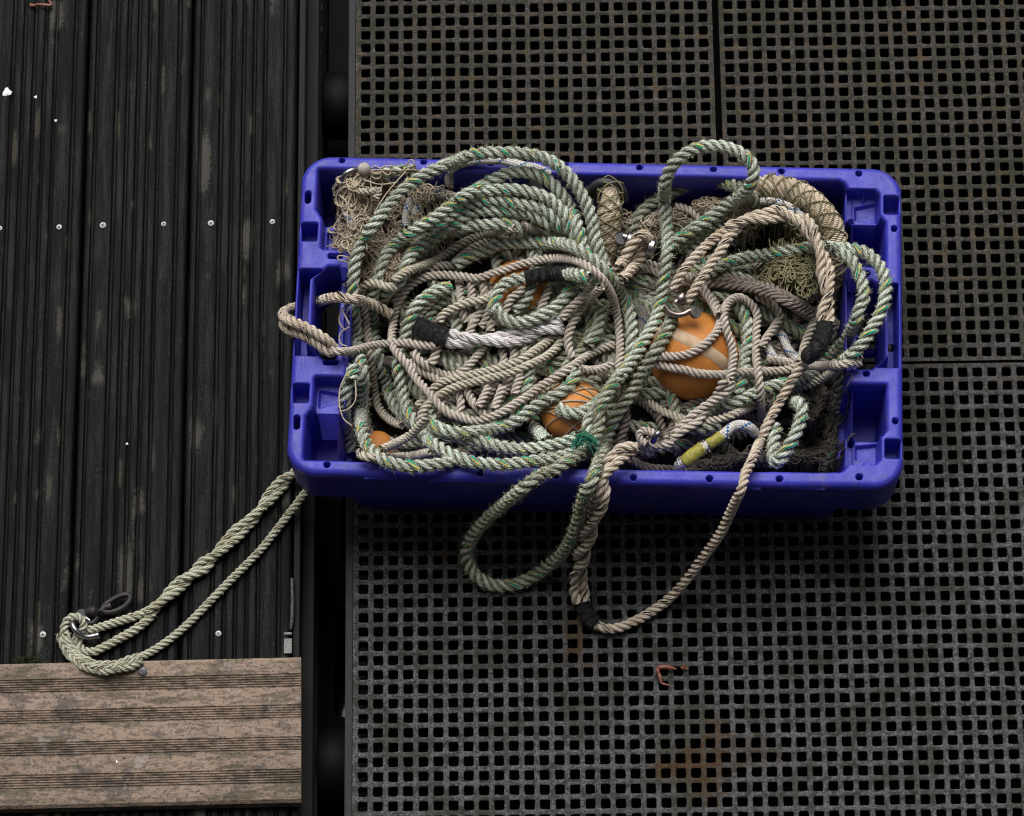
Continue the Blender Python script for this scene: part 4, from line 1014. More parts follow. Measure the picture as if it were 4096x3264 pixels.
rope('dim cream rope low behind the second float', 'D', ['5:1200,740 1270,860 1300,1000 1250,1200 1230,1300'])
rope('dim cream rope crossing low between coil and second float', 'D', ['5:850,380 950,430 1060,560 1130,700'])
rope('dark cream rope on the floor of the near right corner', 'D', ['5:1340,1370,120 1450,1430,112 | 6:100,1455,108 360,1435,108 500,1390,108 650,1300,112'])
rope('dark cream rope bend behind the near right hollow', 'D', ['6:1150,760 1250,900 1160,1040'])
rope('pale green rope curled vertically left of the middle, low down', 'M', ['5:960,60 1000,200 980,340 900,450 800,560 760,700','5:1080,60 1050,260 960,400','2:840,1400 880,1560 860,1700','5:420,420 480,620 440,800 330,930 160,950'])
rope('pale green rope dropping through the middle of the left coil', 'G', ['5:470,520 465,640 440,740 400,860 380,980 300,1060','2:480,1080 520,1180 480,1400 420,1520 330,1600'], R=.0080)

# netting
rp = Rope()
tangle(rp, '1:670,440 680,600 660,800 690,950', .0175, 120, seed=1, r=.0010, lift=.012, habs=.192); tangle(rp, '1:750,430 880,450 1060,380 1180,330', .012, 60, seed=2, r=.0010, lift=.012, habs=.200)
tangle(rp, '1:700,560 760,700 700,860 680,1000', .022, 110, seed=3, r=.0010, lift=.014, habs=.190); tangle(rp, '1:950,480 1000,640 1100,800 1130,950', .020, 80, seed=4, r=.0009, lift=.012, habs=.165)
tangle(rp, '1:800,900 900,980 1000,1060 1080,1200', .022, 90, seed=5, r=.0009, lift=.010, habs=.165, along=.8); tangle(rp, '1:760,1060 780,1200 760,1330', .012, 40, seed=6, along=.9, r=.0009, habs=.15)
tangle(rp, '1:575,550 575,800 610,960 650,1060', .004, 14, seed=7, along=1, wander=.3, r=.0010, habs=.185, length=(.08,.16))
top = rp.build('net_tangle', [M_NET]); tag(top, 'straw-coloured tangled netting spilling at the back left corner of the heap', 'fishing net')
# thick twists of cord inside that netting
rope('short pale knotted cord inside the back left netting', 'Y', ['1:640,500,215 700,560,222 800,570,224 900,560,222 860,640,220','1:700,900,190 780,860,196 900,840,196','1:600,640,205 650,700,212 640,760,210 690,820,205','1:660,900,200 740,980,205 820,1080,200'], R=.0048)
rope('green-flecked rope end caught inside the back left netting', 'G', ['1:700,520,205 780,460,214 880,425,218 1000,400,220 1110,385,220 1210,385,222'], R=.0080)
braid('white braided rope with blue checks curling through the netting at the back left', ['1:1130,880,176 1140,760,182 1180,640,192 1280,580,198 1420,590,200 1560,630,200 1700,700,192','1:1225,860,182 1215,760,188 1260,670,194 1340,625,196'], .0070)
braid('white and blue checked braided rope under the outermost coil at the back', ['1:1500,520,170 1500,400,192 1600,330,206 1750,300,212 | 2:130,300,214 250,305,214 400,350,214 520,370,210 640,430,200','2:480,470,180 530,530,176 600,620,165'], .0064)
braid('scrap of white braid with blue checks at the left side of the netting', ['1:600,700,208 630,770,212 665,840,212 690,880,206'], .0064)
rp = Rope(); tangle(rp, '1:620,450 640,640 680,860', .018, 26, seed=31, r=.0011, lift=.004, habs=.205, wander=.5, length=(.06,.13)); tangle(rp, '1:760,460 900,460 1080,400', .010, 22, seed=32, r=.0011, lift=.003, wander=.45, habs=.212, length=(.06,.13))
tangle(rp, '1:780,960 850,1060 900,1180', .016, 30, seed=33, wander=.4, along=.5, habs=.18)
tag(rp.build('net_tangle', [M_NET]), 'upper layer of straw netting stretched over the back left heap', 'fishing net')
rp = Rope(); tangle(rp, '1:1500,420 1650,380 1850,380 2050,400', .014, 80, seed=8, habs=.165, lift=.014, r=.0009); tangle(rp, '1:1250,560 1400,700 1300,860', .018, 60, seed=9, habs=.160)
tag(rp.build('net_tangle', [M_NET]), 'loose straw netting between the two outer arcs of the coil at the back', 'fishing net')
rp = Rope(); tangle(rp, '2:1300,720 1500,760 1700,700 1900,760 2100,700', .020, 110, seed=10, habs=.145, lift=.012); tangle(rp, '3:250,640 400,640 550,640 650,720', .016, 90, seed=11, habs=.160, lift=.014)
tag(rp.build('net_tangle', [M_NET]), 'brownish tangled netting along the back rim below the tall rope arch', 'fishing net')
rp = Rope(); tangle(rp, '6:880,1060 1000,1080 1150,1100 1250,1250 1150,1420', .022, 90, seed=12, r=.0010, wander=1.6, hoff=.006); tangle(rp, '6:300,1250 450,1300 600,1330', .020, 60, seed=13, hoff=.004); tangle(rp, '6:1200,760 1290,820 1320,1000', .018, 40, seed=14)
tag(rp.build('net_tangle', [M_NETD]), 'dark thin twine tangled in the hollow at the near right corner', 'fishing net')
bundle('2:1170,500,205 1160,600,210 1165,700,208 1150,820,200 1140,930,192 1120,1050,180 1090,1160,165', .0165, .11, 'brown gathered net bundle standing at the back rim, wrapped in mesh', M_NET, M_NETG, 11, 4, taper=(.04,0))
_, XB = bundle('3:640,570,185 780,530,190 920,545,192 1060,590,195 1180,670,195 1280,780,192 1345,900,186 1370,1030,178 1360,1180,160 1330,1330,140 1290,1450,120', .0175, .085, 'straw-coloured net bundle bent round the back right corner under a diamond mesh', M_NET, M_NETG, 9, 3)
bundle('3:560,610,165 720,620,170 860,680,172 980,760,170 1060,860,165 1110,980,155', .0150, .075, 'second gathered net bundle lying inside the corner bundle', M_NET, M_NET, 9, 3)
rp = Rope(); tangle(rp, '3:880,860 1000,940 1090,1020', .024, 50, seed=15, hoff=.01, lift=.012)
for k in range(58):
    f_ = k/57; x0 = 780+f_*430; rs2 = np.random.RandomState(k); xs = x0+np.cumsum(rs2.normal(0,17,7)); ys = np.linspace(1090-120*rs2.rand(), 1380+150*rs2.rand(), 7)
    pts = [zp(3, a, b_) for a, b_ in zip(xs, ys)]; D = catmull(np.array(pts), 6.0); h = np.linspace(.160, .135, len(D))+rs2.normal(0,.006); X = W(D[:,0], D[:,1], h); h2 = np.maximum(X[:,2], twine_drape(X[:,:2], .001, 0)); X = W(D[:,0], D[:,1], gauss(h2, 3)); rp.tube(X, .00095, 5, rs2.rand()); stamp(ZR, X[:,:2], X[:,2], .0026)
tangle(rp, '3:820,1200 1000,1250 1180,1330', .020, 60, seed=41, r=.0010, lift=.005, wander=.7, length=(.04,.09))
tag(rp.build('hanging_net', [M_NETG]), 'fine olive net hanging in folds inside the back right bend', 'fishing net')
braid('white braided rope with blue checks along the inside of the corner net bundle', ['3:730,650,190 850,660,194 960,690,196 1050,750,196 1120,820,194 1170,900,188 1240,960,180'], .0056)

# ---- cream rope fan inside the left coil ---------------------------
rope('tightly fanned cream rope standing in folds inside the left coil', 'C', ['1:1570,1250 1590,1400 1600,1560 1640,1700','1:1680,1330 1690,1450 1690,1560','1:1770,1330 1800,1450 1790,1560 1740,1640 1690,1720 | 4:1700,120 1690,240 1640,330','1:1850,1420 1840,1560 1800,1700 | 4:1760,240',
      '2:420,1380 380,1440 300,1500 270,1580 200,1690 | 5:150,180 130,280','2:640,1400 600,1500 560,1600 550,1700','5:780,180 800,60 840,-60'])
rope('cream rope zigzagging steeply below the white splice', 'C', ['4:1400,380 1370,500 1330,560','4:1190,440 1240,520 1330,590 1450,640 1560,640 1650,580 1720,500 1790,420','4:1140,520 1220,600 1330,650 1450,720','5:230,430 250,520 200,620 160,740 100,830 50,930',
      '5:330,400 340,500 280,600 290,720 230,820 180,920','5:400,640 360,740 340,820','4:1660,640 1650,760 1700,880 1760,950 1800,1000','4:1560,780 1600,880 1580,1000 1600,1060','4:1840,740 1790,840 1740,930','4:1960,740 1920,840 1880,950','4:1440,850 1400,960 1330,1080 1290,1150'])
rope('cream rope crossing the left coil behind the taped splice', 'Y', ['4:1410,200 1440,130 1530,70 1640,25 1740,5 1850,-20','4:1200,180 1260,100 1380,-20'])

# ---- green ropes of the left coil ----------------------------------
rope('green-flecked rope making the innermost bends of the left coil', 'G', ['2:440,990 370,890,198 290,850,201 200,850,202 100,860,202 0,855,201 | 1:1620,880,200 1500,895 1390,960 1290,1040 1200,1130 1130,1230 1060,1330'], 'green-flecked rope bends of the left coil')
rope('green-flecked rope in the fourth bend of the left coil, over the innermost one', 'G', ['2:730,1000 650,870,205 550,800,209 410,750,210 280,735,210 150,735,210 0,740,208 | 1:1600,810,206 1480,870 1370,930 1270,1000 1180,1100 1120,1220 1080,1330 | 4:960,-60 900,100'], 'green-flecked rope bends of the left coil')
rope('green-flecked rope in the third bend of the left coil', 'G', ['2:810,1010 750,880,212 660,780,216 550,715,218 410,690,219 280,665,219 130,650,219 0,660,218 | 1:1600,720,216 1480,800,212 1380,860 1270,930'], 'green-flecked rope bends of the left coil')
rope('green-flecked rope bend running down the left side and round the near left of the coil', 'G', ['2:880,1060 850,960,216 810,840,222 740,730,226 650,640,228 530,590,229 390,560,229 250,555,229 120,565,228 0,600,226 | 1:1620,640,224 1500,700,222 1400,780,220 1300,840,216 1200,905,210 1100,965 1020,1040 950,1120 910,1210 880,1320 850,1440 830,1560 845,1680 | 4:845,280 870,420 900,540 945,660 975,780 1010,870 1080,970 1180,1060 1290,1110'], 'green-flecked rope bends of the left coil')
rope('green-flecked rope in the second arc from the outside at the back', 'G', ['1:1560,660 1640,600 1740,560 | 2:60,525,220 160,470,228 260,420,234 380,400,236 500,415,236 600,455,234 690,530,230 760,620,225 815,700,218 850,780 885,880 910,980 930,1080'], 'green-flecked rope bends of the left coil')
rope('cream rope leading out from under the green coil at the upper left', 'Y', ['1:1060,1400 950,1388 860,1355 785,1368 742,1430 760,1560 780,1640 | 4:790,250 812,420 828,560 850,690 862,820 890,920 950,1000 1020,1050 1100,1080'])
rope('cream rope arc second above the long arc in the left coil', 'Y', ['1:1010,1345 1090,1285 1180,1240 1290,1200 1400,1150 1500,1085 1600,1020 1720,965 1850,930 1960,905 2080,880'])
rope('cream rope ring lying just above the long arc', 'C', ['1:1540,1190 1640,1100 1740,1035 1850,995 1960,980 2060,1010 | 2:400,1040','2:400,860 480,890 560,935 650,985 740,1020'])
rope('cream rope arc hugging the long arc on its outer side', 'C', ['4:1030,40 1060,-40 | 1:1100,1440 1140,1370 1210,1290 1310,1235 1440,1210 1560,1205 1660,1160'])
rope('green-flecked rope running down the inner left of the coil and over the front', 'G', ['1:1520,1390 1400,1420 1310,1470 1230,1540 1170,1640 | 4:1140,220 1120,330 1080,450 1055,590 1075,720 1105,850 1145,960 1205,1060 1270,1150 1350,1225,204 1450,1295,209 1560,1345,213 1680,1390,216 | 5:80,1405,218 180,1415,219 300,1410,219 450,1390,219 600,1370,219 740,1345,220 880,1300,218'], stiff=.02)
rope('green-flecked rope passing low along the front inside of the coil', 'G', ['4:1330,940 1330,1010 1370,1080 1450,1130,192 1560,1170,196 1680,1200,199 | 5:60,1215,200 180,1250,202 320,1275,204 450,1280,205 600,1262,206 750,1228,207 880,1180,208'])
rope('pale green rope heap edge at the very left of the pile', 'G', ['4:650,680 610,790 595,930 610,1080 640,1210 660,1320','4:690,560 660,640 650,700'], R=.0084)
rope('outermost green-flecked rope arching over the back rim and down the left side', 'G', ['2:1130,1230,222 1075,1110,226 1040,1000,230 1015,880,232 980,740,236 900,570,242 800,430,248 690,335,254 570,275,258 420,245,262 250,238,262 100,240,262 0,248,258 | 1:1640,270,255 1560,312 1430,360,250 1300,420,246 1190,490,242 1095,560,240 1015,650,238 945,730,236 880,820,234 815,905,230 760,990 715,1075 690,1170 675,1290 668,1420 672,1560 | 4:685,150 695,280 705,410 735,550 755,650 745,800 740,960 742,1110,196 775,1220,204 830,1300,212 920,1370,218 1050,1415,219 1230,1430,219 1400,1410,216 1560,1380,208'], stiff=.02)
rope('green rope sweeping from the front left up to the big green crossing', 'G', ['4:1330,1070 1450,1120 1600,1140 1718,1135 | 5:130,1120 260,1085 380,1020 470,950 570,880 690,820 790,755 850,680 880,600'])
rope('green rope crossing the netted float', 'G', ['5:480,1040 560,1000','5:700,920 770,960 860,975 960,950 1060,890 1110,830','5:500,1080 560,1150 620,1220'])
rope('green-flecked rope crossing over the top of the coil towards the shackle', 'G', ['1:1540,1220 1630,1160 1730,1110 1850,1060 | 2:160,1040 290,1015 420,1008 560,1012 700,1015 810,1035 910,1085 1010,1150 1100,1240 1180,1335 1245,1430 1300,1540 1335,1650 | 5:1345,230 1345,380 1320,500 1260,600'])
# ---- cream ropes over the left coil ---------------------------------
rope('pair of cream ropes running side by side across the lower left coil', 'Y', ['4:1210,920 1290,850 1340,780 1420,715 1560,670 1718,635 | 5:150,600 300,555 420,500 520,430 620,360 700,290','4:1240,1060 1260,970 1320,890 1390,830 1490,770 1600,730 1718,700 | 5:150,665 300,625 420,575 540,525 640,465 710,400 750,330'])
rope('cream rope bight lying on the front left rim', 'Y', ['4:1350,1300 1200,1335 1050,1350 900,1358 790,1350 725,1322,216 760,1300','4:900,1290 1010,1245 1110,1195 1190,1135 1260,1060 1330,980'])
rope('cream rope crossing under the black-taped splice to the left handle', 'C', ['4:1390,392 1260,388 1130,368 1000,368 880,385 760,410 650,440 560,447,222 470,435,222'])
rope('rope end with black tape joined to a thick white splice', 'W', [('4:1200,215 1300,260 1400,300 1480,325 1600,345 1750,345 1900,335 2050,332 | 5:330,325 450,295 570,255 680,225 760,215','twin')], tapes=[((4,1190,205),(4,1475,320),.0132,M_TAPE,'black_tape')], R=.0074)
rope('spliced cream rope rising from the white splice towards the coil', 'C', ['5:850,510 810,430 800,320 830,220 880,120 950,10 | 2:1040,1440 1090,1380','5:740,170 830,60 | 2:960,1450 1000,1390'])
rope('green rope loop with a black tape joint, inside the left coil', 'G', ['2:990,1320 900,1290 790,1280 600,1288 430,1318 320,1335 230,1390 175,1490 160,1600 | 5:185,80 235,150 320,190 430,190 550,150 650,95 740,25 | 2:800,1450 850,1390'],
     tapes=[((2,425,1318),(2,790,1282),.0108,M_TAPE,'black_tape')])
rope('long cream rope sweeping in a big loop over the left coil', 'C', ['5:1205,385 1080,420 950,490 820,580 690,665 560,745 430,840 330,900 240,960 120,1010 0,1040 | 4:1600,1010 1480,965 1380,870 1290,760 1200,660 1140,560 1050,460 1005,360 1015,220 1040,80 | 1:1075,1500 1125,1420 1200,1350 1310,1300 1450,1288 1600,1300 1750,1315 1870,1275 2000,1235 | 2:400,1195 520,1168 650,1148 780,1148 880,1168 970,1215 1050,1280 1110,1345 1160,1430 1195,1520 1220,1640 | 5:1235,230 1245,340 1245,470 1232,600 1215,700'], stiff=.02)
rope('short cream rope end joining the long loop at the middle', 'C', ['5:900,590 990,605 1090,590 1200,545'])
rope('tan-flecked rope looping out through the left handle of the crate', 'T', ['1:1010,1640 930,1590 850,1550 760,1515 680,1500,222 560,1480,215 450,1492,190 360,1525,150 260,1550,95 170,1565,88 90,1600,110 | 4:62,120,150 80,150,200 160,190,224 260,235,226 360,290,224 450,350,222 510,420,205',
      '4:70,205,130 110,250,190 200,285,212 300,335,214 380,390,214 440,440,212 520,455,210'], R=.0074)
# ---- centre and right ------------------------------------------------
rope('dark cream rope behind the tall arch', 'C', ['2:1450,910 1490,820 1560,760 1650,700 1760,700 1860,760 1930,820','3:0,700 100,720 190,780 240,860'])
rope('green-flecked rope arching low behind the tall loop at the back', 'M', ['2:1330,960 1370,850 1420,760 1520,670 1620,610 1740,555 1860,510 2000,490 2120,490 | 3:500,520 600,570 680,640 720,740 740,860'])
rope('green-flecked ropes crossing in front of the back netting', 'G', ['3:0,1050 120,1050 260,1000 400,950','2:1720,1060 1800,1000 1900,930 | 3:280,880 400,860','3:450,1010 560,990 700,930'], R=.0082)
rope('pinkish cream twisted pair crossing behind the middle green rope', 'C', [('2:1200,1260 1300,1215 1420,1200 1560,1235 1660,1270','twin')], R=.0056)
rope('plaited brownish rope curving over the right-hand heap', 'D', [('3:0,1290 120,1330 280,1345 420,1340 560,1365 700,1395 840,1440 980,1510 1100,1580 1230,1660 1400,1740','plait'),], R=.0062)
rope('green-flecked rope wound deep round the big float', 'M', ['5:1390,760,118 1480,850,115 1600,940,114 1750,990,114 1900,1010,116 | 6:300,1000,118 450,960,122 600,890,128','6:560,700 530,800 460,880','6:0,1090 200,1100 400,1060'])
rope('green-flecked rope standing upright to the right of the big float', 'G', ['6:520,40 580,110 625,220 630,340 605,470 590,600 560,720 510,820'])
rope('green-flecked rope reaching from the front of the float to the right handle', 'G', ['5:1430,740,128 1520,840,128 1640,910,130 1760,945,132 | 6:80,945,134 200,965,138 350,940,146 500,885 650,820 800,750 950,715 1080,690 1200,620 1300,520 1400,420 1480,320 1560,160,226 1600,30,232 | 3:1625,1500,236 1615,1390,236 1575,1260,236 1510,1155,234 1410,1085,230 1290,1050,226 1180,1050 1080,1065 950,1085 800,1110 660,1130 520,1165 400,1210 280,1280'], stiff=.02)
rope('outer green-flecked loop hanging over the right handle of the crate', 'G', ['3:1290,1040 1440,1060,228 1560,1070,236 1670,1120,240 1765,1220,242 1810,1350,242 1800,1500,242 1760,1630,240 | 6:1735,170,238 1660,300,235 1590,400,230 1510,480,224 1420,540 1320,600'], stiff=.02)
rope('cream rope passing round the front of the float to the right handle', 'Y', ['6:1500,455 1440,555 1340,630 1210,700 1080,750 930,805 780,870 650,920 500,985,176 350,1030,166 200,1045,158 60,1025,152 | 5:1700,990,148 1600,950,142 1510,885,140 1440,815,140 1400,740,145'])
rope('cream rope ending on the right bridge of the crate', 'C', ['6:1610,535,215 1540,545,216 1440,555 1300,562 1150,560 1000,545 880,520 780,500'])
rope('cream rope lying straight across the big float', 'C', ['5:1540,545 1620,565 1740,590 | 6:70,595 170,625 290,640 420,640 560,622 700,620 850,610 980,595 1060,570'])
rope('cream rope looped across the upper part of the big float', 'C', ['5:1560,470 1650,485 1740,480 1840,462 | 6:200,420 290,350 360,270 390,180 375,90 340,20 | 3:300,1480 240,1400 190,1330'])
rope('cream rope arch standing beside the big float, running into a dark splice', 'C', ['6:750,1110 742,980 735,850 725,720 708,580 695,430 700,290 705,180 | 3:710,1640 680,1570 620,1510 550,1480 490,1495 440,1550 420,1640 | 6:425,170 440,260 480,370 500,480 490,590 465,690',('6:470,680 410,780 320,870 230,960 140,1050 50,1110 | 5:1710,1170 1650,1230','twin')])
rope('spliced cream eye round a steel thimble near the front rim', 'C', [('5:1700,1190 1640,1230 1560,1250 1470,1230','twin'),'5:1480,1245 1420,1200 1410,1150 1450,1120 1530,1140 1600,1190'], R=.0056)
rope('cream rope dropping to the checked knot right of the float', 'C', ['3:690,1460 800,1520 880,1590 905,1670 | 6:880,190 830,270 775,340 740,420'])
rope('olive-cream rope standing beside the black tape at the right', 'Y', ['6:1200,170 1185,210 1150,290 1115,390 1095,470 1080,540'])
rope('cream rope running diagonally down from the tan splice', 'C', ['3:0,1360 100,1340 220,1390 280,1470 340,1560 380,1640','3:60,1260 160,1330'])
rope('frayed pale green rope loop in the near right hollow', 'G', ['6:1000,880 1060,880,178 1095,930,182 1085,1010,182 1050,1110,180 1010,1210,178 950,1300,172 890,1390,165 850,1400,160 845,1300,155 850,1180,150 880,1080,145'], R=.0094)
def yellow(e, Xs):
    for i, (a, b_) in enumerate((((6,405,1165),(6,285,1255)),((6,235,1250),(6,95,1385)))):
        s_ = sleeve(pick(Xs, a, b_), .0080+.0014*i, M_YTAPE, 'yellow_tape', e, seed=i+40, wr=.04); s_.location = -Xs[0][0]
    rp = Rope()
    for a, b_ in (((6,430,1150),(6,385,1180)),((6,265,1240),(6,215,1285)),((6,90,1390),(6,50,1410))):
        X = pick(Xs, a, b_)
        X, t = resample(X, .0008); T, N, B = frame(X); th = 2*PI*t/.0021; rp.tube(X+.0095*(np.cos(th)[:,None]*N+np.sin(th)[:,None]*B), .0009, 5, .3)
    o = rp.build('whipping_twine', [M_NET], e); o.location = -Xs[0][0]
braid('blue-checked braided rope with yellow tape near the front rim', ['6:690,1150,165 650,1100,180 590,1075,186 510,1080,188 440,1135,188 400,1170,188 330,1220,186 240,1270,184 160,1330,182 90,1390,178 20,1430,165'], .0068, extra=yellow)
# shackle and thimble metal
def shackle(label, bow_path, r, mat, pin=None, lugs=(), head=None, pr=None, name='shackle'):
    c = parse(bow_path); D = catmull(np.array([(a, b_, h) for a, b_, h in c]), 8.0); X = W(D[:,0], D[:,1], D[:,2]); X, _ = resample(X, .0015); o0 = X[0].copy()
    e = empty(name, o0); m = MB(); m.tube(X-o0, r, 14); m.build('bow', mat, e)
    for (z, x, y, h, R_, th, ax) in lugs:
        p = W(*zp(z,x,y), h)-o0; A = Vector(ax).normalized(); m = MB()
        m.lathe([(R_*.45,-th*.5),(R_*.8,-th*.5),(R_,-th*.28),(R_,th*.28),(R_*.8,th*.5),(R_*.45,th*.5)], tuple(np.array(p)), 24, ax); m.build('lug', mat, e)
    if pin:
        c = parse(pin); a, b_ = [np.array(W(q[0], q[1], q[2]))-o0 for q in c]; m = MB(); m.tube([a, a*.5+b_*.5, b_], pr or r*.9, 16); m.build('pin', mat, e)
    if head:
        z, x, y, h, R_ = head; p = W(*zp(z,x,y), h)-o0; m = MB(); m.lathe([(R_*.42,-.0012),(R_,-.0012),(R_,.0012),(R_*.42,.0012)], tuple(np.array(p)), 24, (.1,-.3,1)); m.build('pin_head', mat, e)
    return tag(e, label, 'shackle')
shackle('grey steel shackle with thick pin, between net bundle and tall arch at the back', '10:960,560,190 1000,700,178 1150,850,165 1350,900,168 1480,850,180 1530,780,192', .0042, MB_SHINY, '10:760,440,196 1640,780,196', ((10,930,540,.196,.0105,.007,(.93,-.36,0)),(10,1520,745,.197,.0135,.011,(.93,-.36,0)),(10,830,480,.196,.0068,.003,(.93,-.36,0))), (10,700,500,.197,.0075), .0048)
rope('pale tan rope eye looped over the steel shackle pin', 'T', ['2:1230,1240 1275,1170,196 1320,1080,206 1370,1000,214 1425,945,218 1480,955,214 1490,1010,200 1450,1090,190 1400,1170,186 1330,1260 1260,1330'], R=.0078)
# ---- the big green crossing and the hanging loops ----------------------
rope('thick mossy green rope of the middle crossing, looping over the front onto the grating', 'M',
     ['5:1740,150 1690,170 1640,280 1580,390 1510,510 1440,630 1370,760 1290,880 1210,1000 1150,1130 1110,1260 1070,1380,226 1030,1480,222 985,1600,190 | 7:980,350,196 965,420,176 935,540,132 900,630,92 840,720,50 760,790,24 660,860,12 560,905,11 450,915,11 345,880,12 275,800,16 258,700,28 300,600,56 390,495,104 500,400,150 620,300,192 720,225,220 | 5:650,1480,222 740,1420,228 860,1350 960,1290 1050,1200'], stiff=.02, R=.0090)
rope('tall green-flecked rope arch rising over the back rim and running down the middle', 'G',
     ['3:-60,1030 60,960 160,890 250,840 340,770 430,700 520,640 600,580,238 655,500,258 680,400,268 645,310,272 560,235,274 450,195,274 330,178,274 | 2:1920,195,272 1810,245,268 1720,320,262 1665,400,250 1635,500,238 1625,640 1635,780 1650,900 1655,1050 1635,1200 1615,1340 1600,1480 1570,1620 | 5:1540,200 1470,320 1400,440 1320,560 1240,670 1150,780 1080,880 1010,980 960,1080 1000,1180'], stiff=.02, R=.0088)
rope('frayed splice thickening the middle green crossing', 'M', [('5:1640,60 1690,20 1740,60 1700,140 1600,330','one'),'5:1250,650 1170,760 1110,850 1050,960 1060,1060 1020,1180 990,1280'] if False else ['5:1250,640 1170,750 1110,850 1060,950 1070,1060 1030,1180 1000,1290'], R=.0088, fuzzk=1.3)
rp = Rope(); rs3 = np.random.RandomState(5); p0 = W(*zp(5,930,1170), .235)
def m_tuft():
    t = NT('green_frayed_fibre'); return t.set((.012,.17,.10), .8)
for k in range(60):
    a = rs3.normal(0,.7); L = rs3.uniform(.008,.022); n = 10; s_ = np.linspace(0,1,n)[:,None]; d = np.array([math.cos(a)*(1 if k % 2 else -1), math.sin(a)*.6, .15]); c2 = np.array([0.2,-1,-.35])*L*.8
    X = p0+rs3.normal(0,.003,3)+d*L*s_+c2*s_**2; rp.tube(X, .0005, 4)
tag(rp.build('frayed_tuft', [m_tuft()]), 'bright green frayed fibre tuft at the middle crossing', 'rope fibres')
shackle('bronze-tinted steel shackle resting on top of the big float', '5:1640,60,214 1680,108,220 1740,128,224 1800,120,226 1850,92,226 1895,100,225', .0040, MB_BRONZE, '2:1720,1530,232 1790,1460,232', ((5,1893,110,.225,.0078,.008,(.3,-.25,1)),(2,1772,1492,.232,.0072,.010,(.7,.6,.3))), None, .0042)
shackle('small steel thimble bar in the spliced eye near the front rim', '5:1530,1215,190 1545,1180,203 1575,1145,208 1600,1130,198', .0040, MB_SHINY)
shackle('dark steel ring at the back left netting', '1:590,480,215 600,430,222 650,395,224 710,385,220 760,400,212', .0042, MB_SHINY, name='ring')
def ring(label, path, r, mat):
    c = parse(path); D = catmull(np.array([(a, b_, h) for a, b_, h in c]), 8.0); X = W(D[:,0], D[:,1], D[:,2]); m = MB(); m.tube(X, r, 16); return tag(m.build('rubber_ring', mat), label, 'ring')
MB_RUB = m_plain('dark_grey_rubber', (.028,.028,.032), .55, bs=300)
ring('black rubber ring round the head of the brown net bundle', '2:1010,620,178 1005,560,200 1050,505,212 1120,490,216 1200,510,214 1265,560,206 1285,640,190', .0058, MB_RUB)
m = MB(); c = W(*zp(1,765,378), .232); m.lathe([(.0088*math.sin(a), .0088*math.cos(a)) for a in np.linspace(PI-.02, .02, 14)], (0,0,0), 24); kn = m.build('knot', m_plain('white_braided_cord', (.52,.47,.42), .85, bs=420, bstr=1.0, var=.5)); kn.location = c
tag(kn, 'round white braided knot at the back left corner', 'knot')
# ---- tan ropes on top ---------------------------------------------------
T1 = ['7:1060,1160,12 1150,1180,11 1250,1150,10 1400,1070,10 1520,975,16 1620,865,42 1720,730,80 1820,590,125 1890,440,168 1960,290,208 | 6:600,1500,219 630,1440,217 660,1380,213 740,1190 830,1000 900,880 965,760 1040,640 1120,520 1170,460,236 1245,390,240 1275,300,240 1285,220,236 1300,140',
      ('6:1290,200,238 1300,60,240 | 3:1320,1500,240 1305,1380,241 1290,1250,242 1265,1120,242 1215,1000,242 1150,880,241 1080,800,240','twin'),
      ('3:1100,830,238 1000,790,238 880,765,238 760,790,238 640,800,238 540,860,236 450,910,234','twin'),
      '3:500,890,236 400,930,236 310,1000,234 220,1085,232 130,1180,230 40,1300,226 -20,1420,218','3:520,900,232 455,970,236 400,1070,236 330,1170,234 250,1290,232 160,1430,228 90,1530,222 30,1570,216']
rope('long tan manila rope from the grating over the front rim to the right-hand arch', 'T', T1, tapes=[((6,1150,485),(6,1285,215),.0112,M_TAPE,'black_tape')], stiff=.02, R=.0071)
rope('tan spliced rope hanging over the front rim to a black-taped end on the grating', 'T', ['5:1530,1320 1450,1275 1370,1280',
      ('5:1400,1270,222 1300,1290,226 1210,1360,230 1140,1450,228 1090,1560,212 | 7:1090,330,205 1065,420,176 1020,540,136 985,640,98 955,760,56 945,860,30 950,950,16 965,1020,13','twin'),'7:955,990,14 985,1060,12 1030,1130,12 1075,1165,12'],
     tapes=[((7,955,990),(7,1062,1150),.0118,M_TAPE,'black_tape')], R=.0076)
# ---- the rope tail on the decking ----------------------------------------
rope('pale olive spliced rope trailing from the crate across the decking to the shackle', 'O', [('8:2010,30,12 1900,100,11 1800,200,10 1720,300,10 1640,400,10 1530,500,10 1430,600,10 1330,700,10 1230,785,10 1120,870,10 1020,960,10 940,1040,10 870,1095,10','twin'),
      '8:920,1060,8 850,1085,8 760,1115,8 600,1165,8 500,1195,8 420,1215,9','8:930,1080,8 880,1130,8 800,1195,8 680,1265,8 560,1330,8 470,1365,8 400,1340,9 380,1260,10'], R=.0064)
rope('thinner pale olive rope running beside the splice, ending in a thick spliced eye', 'O', ['8:2090,100,8 2010,220,8 1900,365,7 1800,495,7 1700,620,7 1560,765,7 1420,905,7 1280,1050,7 1150,1180,7 1000,1300,7 880,1375,8 800,1410,14',
      ('8:830,1405,28 760,1440,32 640,1470,33 520,1475,32 420,1440,26 340,1375,14 285,1290,12 275,1220,13','plait'),'8:280,1240,14 290,1160,16 335,1110,20 390,1110,22 420,1150,20 410,1210,16 370,1240,12 350,1300,10'], R=.0058)
shackle('grey steel bow shackle through the rope eye on the decking', '9:520,800,13 450,880,16 440,960,24 480,1050,26 560,1140,24 660,1200,20 770,1215,18 860,1195,17 940,1180,16', .0038, MB_SHINY, '9:640,790,10 780,900,9', ((9,930,1185,.016,.0046,.006,(.9,.2,.3)),), (9,620,760,.014,.0066), .0034)
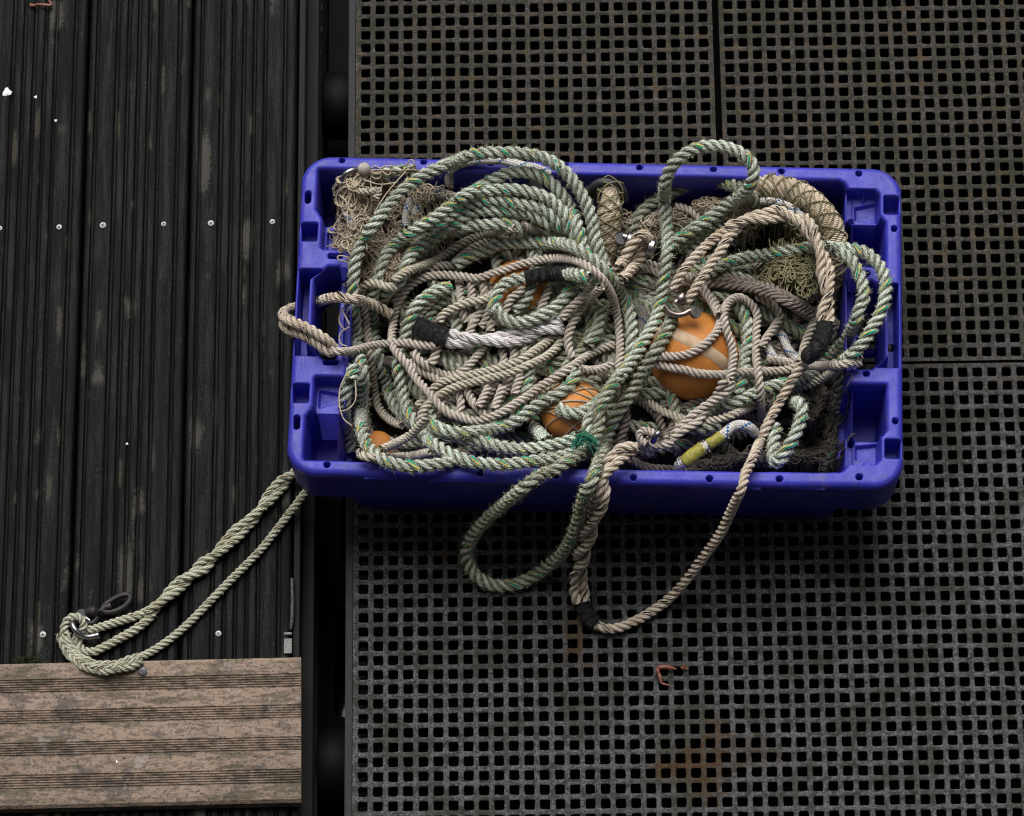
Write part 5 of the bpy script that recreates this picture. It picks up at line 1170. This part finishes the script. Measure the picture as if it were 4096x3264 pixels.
sw = empty('swivel', W(*zp(9,900,800), 0)); s0 = np.array(W(*zp(9,900,800), 0)); 
def sq(x, y, h): return np.array(W(*zp(9,x,y), h))-s0
m = MB(); m.tube([sq(700,760,.010), sq(780,720,.012), sq(880,720,.013), sq(940,740,.012)], [.0050,.0078,.0080,.0048], 14); m.tube([sq(880,720,.009), sq(920,850,.009), sq(850,940,.009), sq(740,950,.009)], .0040, 10); m.build('body', MB_RUST, sw)
m = MB(); m.tube([sq(930,720,.011), sq(1010,690,.011), sq(1080,650,.011)], [.0036,.0032,.0036], 10); m.tube([sq(1080,640,.011), sq(1200,610,.011)], .0054, 12); m.build('neck', MB_RUST, sw)
m = MB(); ctr = np.array([1300, 570]); pts = []
for k in range(40):
    a = 2*PI*k/40; u_, v_ = 285*math.cos(a), 160*math.sin(a)*(1.0+.15*math.cos(a)); pts.append(sq(ctr[0]+u_*.94-v_*.34*-1*-1, ctr[1]-u_*.34*.9+v_*.94*1.0, .010))
m.tube(pts, .0040, 12, closed=True); m.build('ring', MB_RUST, sw)
tag(sw, 'black rusty swivel with an oval ring lying on the decking beside the shackle', 'swivel')
# twine strays
rp = Rope()
for p in ('1:600,1560,200 560,1620,190 555,1700,185 600,1760,190','4:570,70,200 640,210,205','4:640,230,205 560,290,195 560,370,195 620,400,200','4:650,560,216 610,640,214 560,760,212 555,900,210 590,1020,208 660,1080,208','4:690,690,222 690,860,222 640,930,222 560,960,216','1:830,370,226 860,350,228 900,370,226 960,350,226 1050,360,226 1130,340,228 1160,300,234 1195,310,234 1190,350,230 1120,370,228 1060,440,226','1:650,560,226 700,440,228 830,400,228','1:760,470,232 900,510,232 1060,490,230','1:1150,370,232 1050,480,232 950,600,226 850,760,222'):
    c = parse(p); D = catmull(np.array([(a, b_, h) for a, b_, h in c]) if len(c) > 2 else np.array([c[0], (np.array(c[0])+np.array(c[1]))/2, c[1]]), 6.0); rp.tube(W(D[:,0], D[:,1], D[:,2]), .0010, 6, .1)
tag(rp.build('loose_twine', [M_NET]), 'loose straw twine straying over the left edge of the heap', 'twine', kind='stuff')
rp = Rope(); c0 = np.array(W(2292, 1650, .150))
for k in range(5):
    for sg in (1,-1):
        a = -.6+k*.32; n = 50; th = np.linspace(-.2, PI+.2, n); d1 = np.array([math.cos(a*sg), math.sin(a*sg), 0]); off = np.cross((0,0,1), d1)*(.010*(k-2)*1.3); Rk = math.sqrt(.0445**2-np.dot(off,off))
        rp.tube(c0+off+Rk*(np.cos(th)[:,None]*d1+np.sin(th)[:,None]*np.array([0,0,1])), .0009, 5, .3)
tag(rp.build('float_netting', [M_NET]), 'thin twine mesh tied round the front orange float', 'fishing net')
print('\n'.join('%.3f %s' % (h, l) for l, h in sorted([(l, h) for l, h in LOG], key=lambda q: -q[1])[:12]))
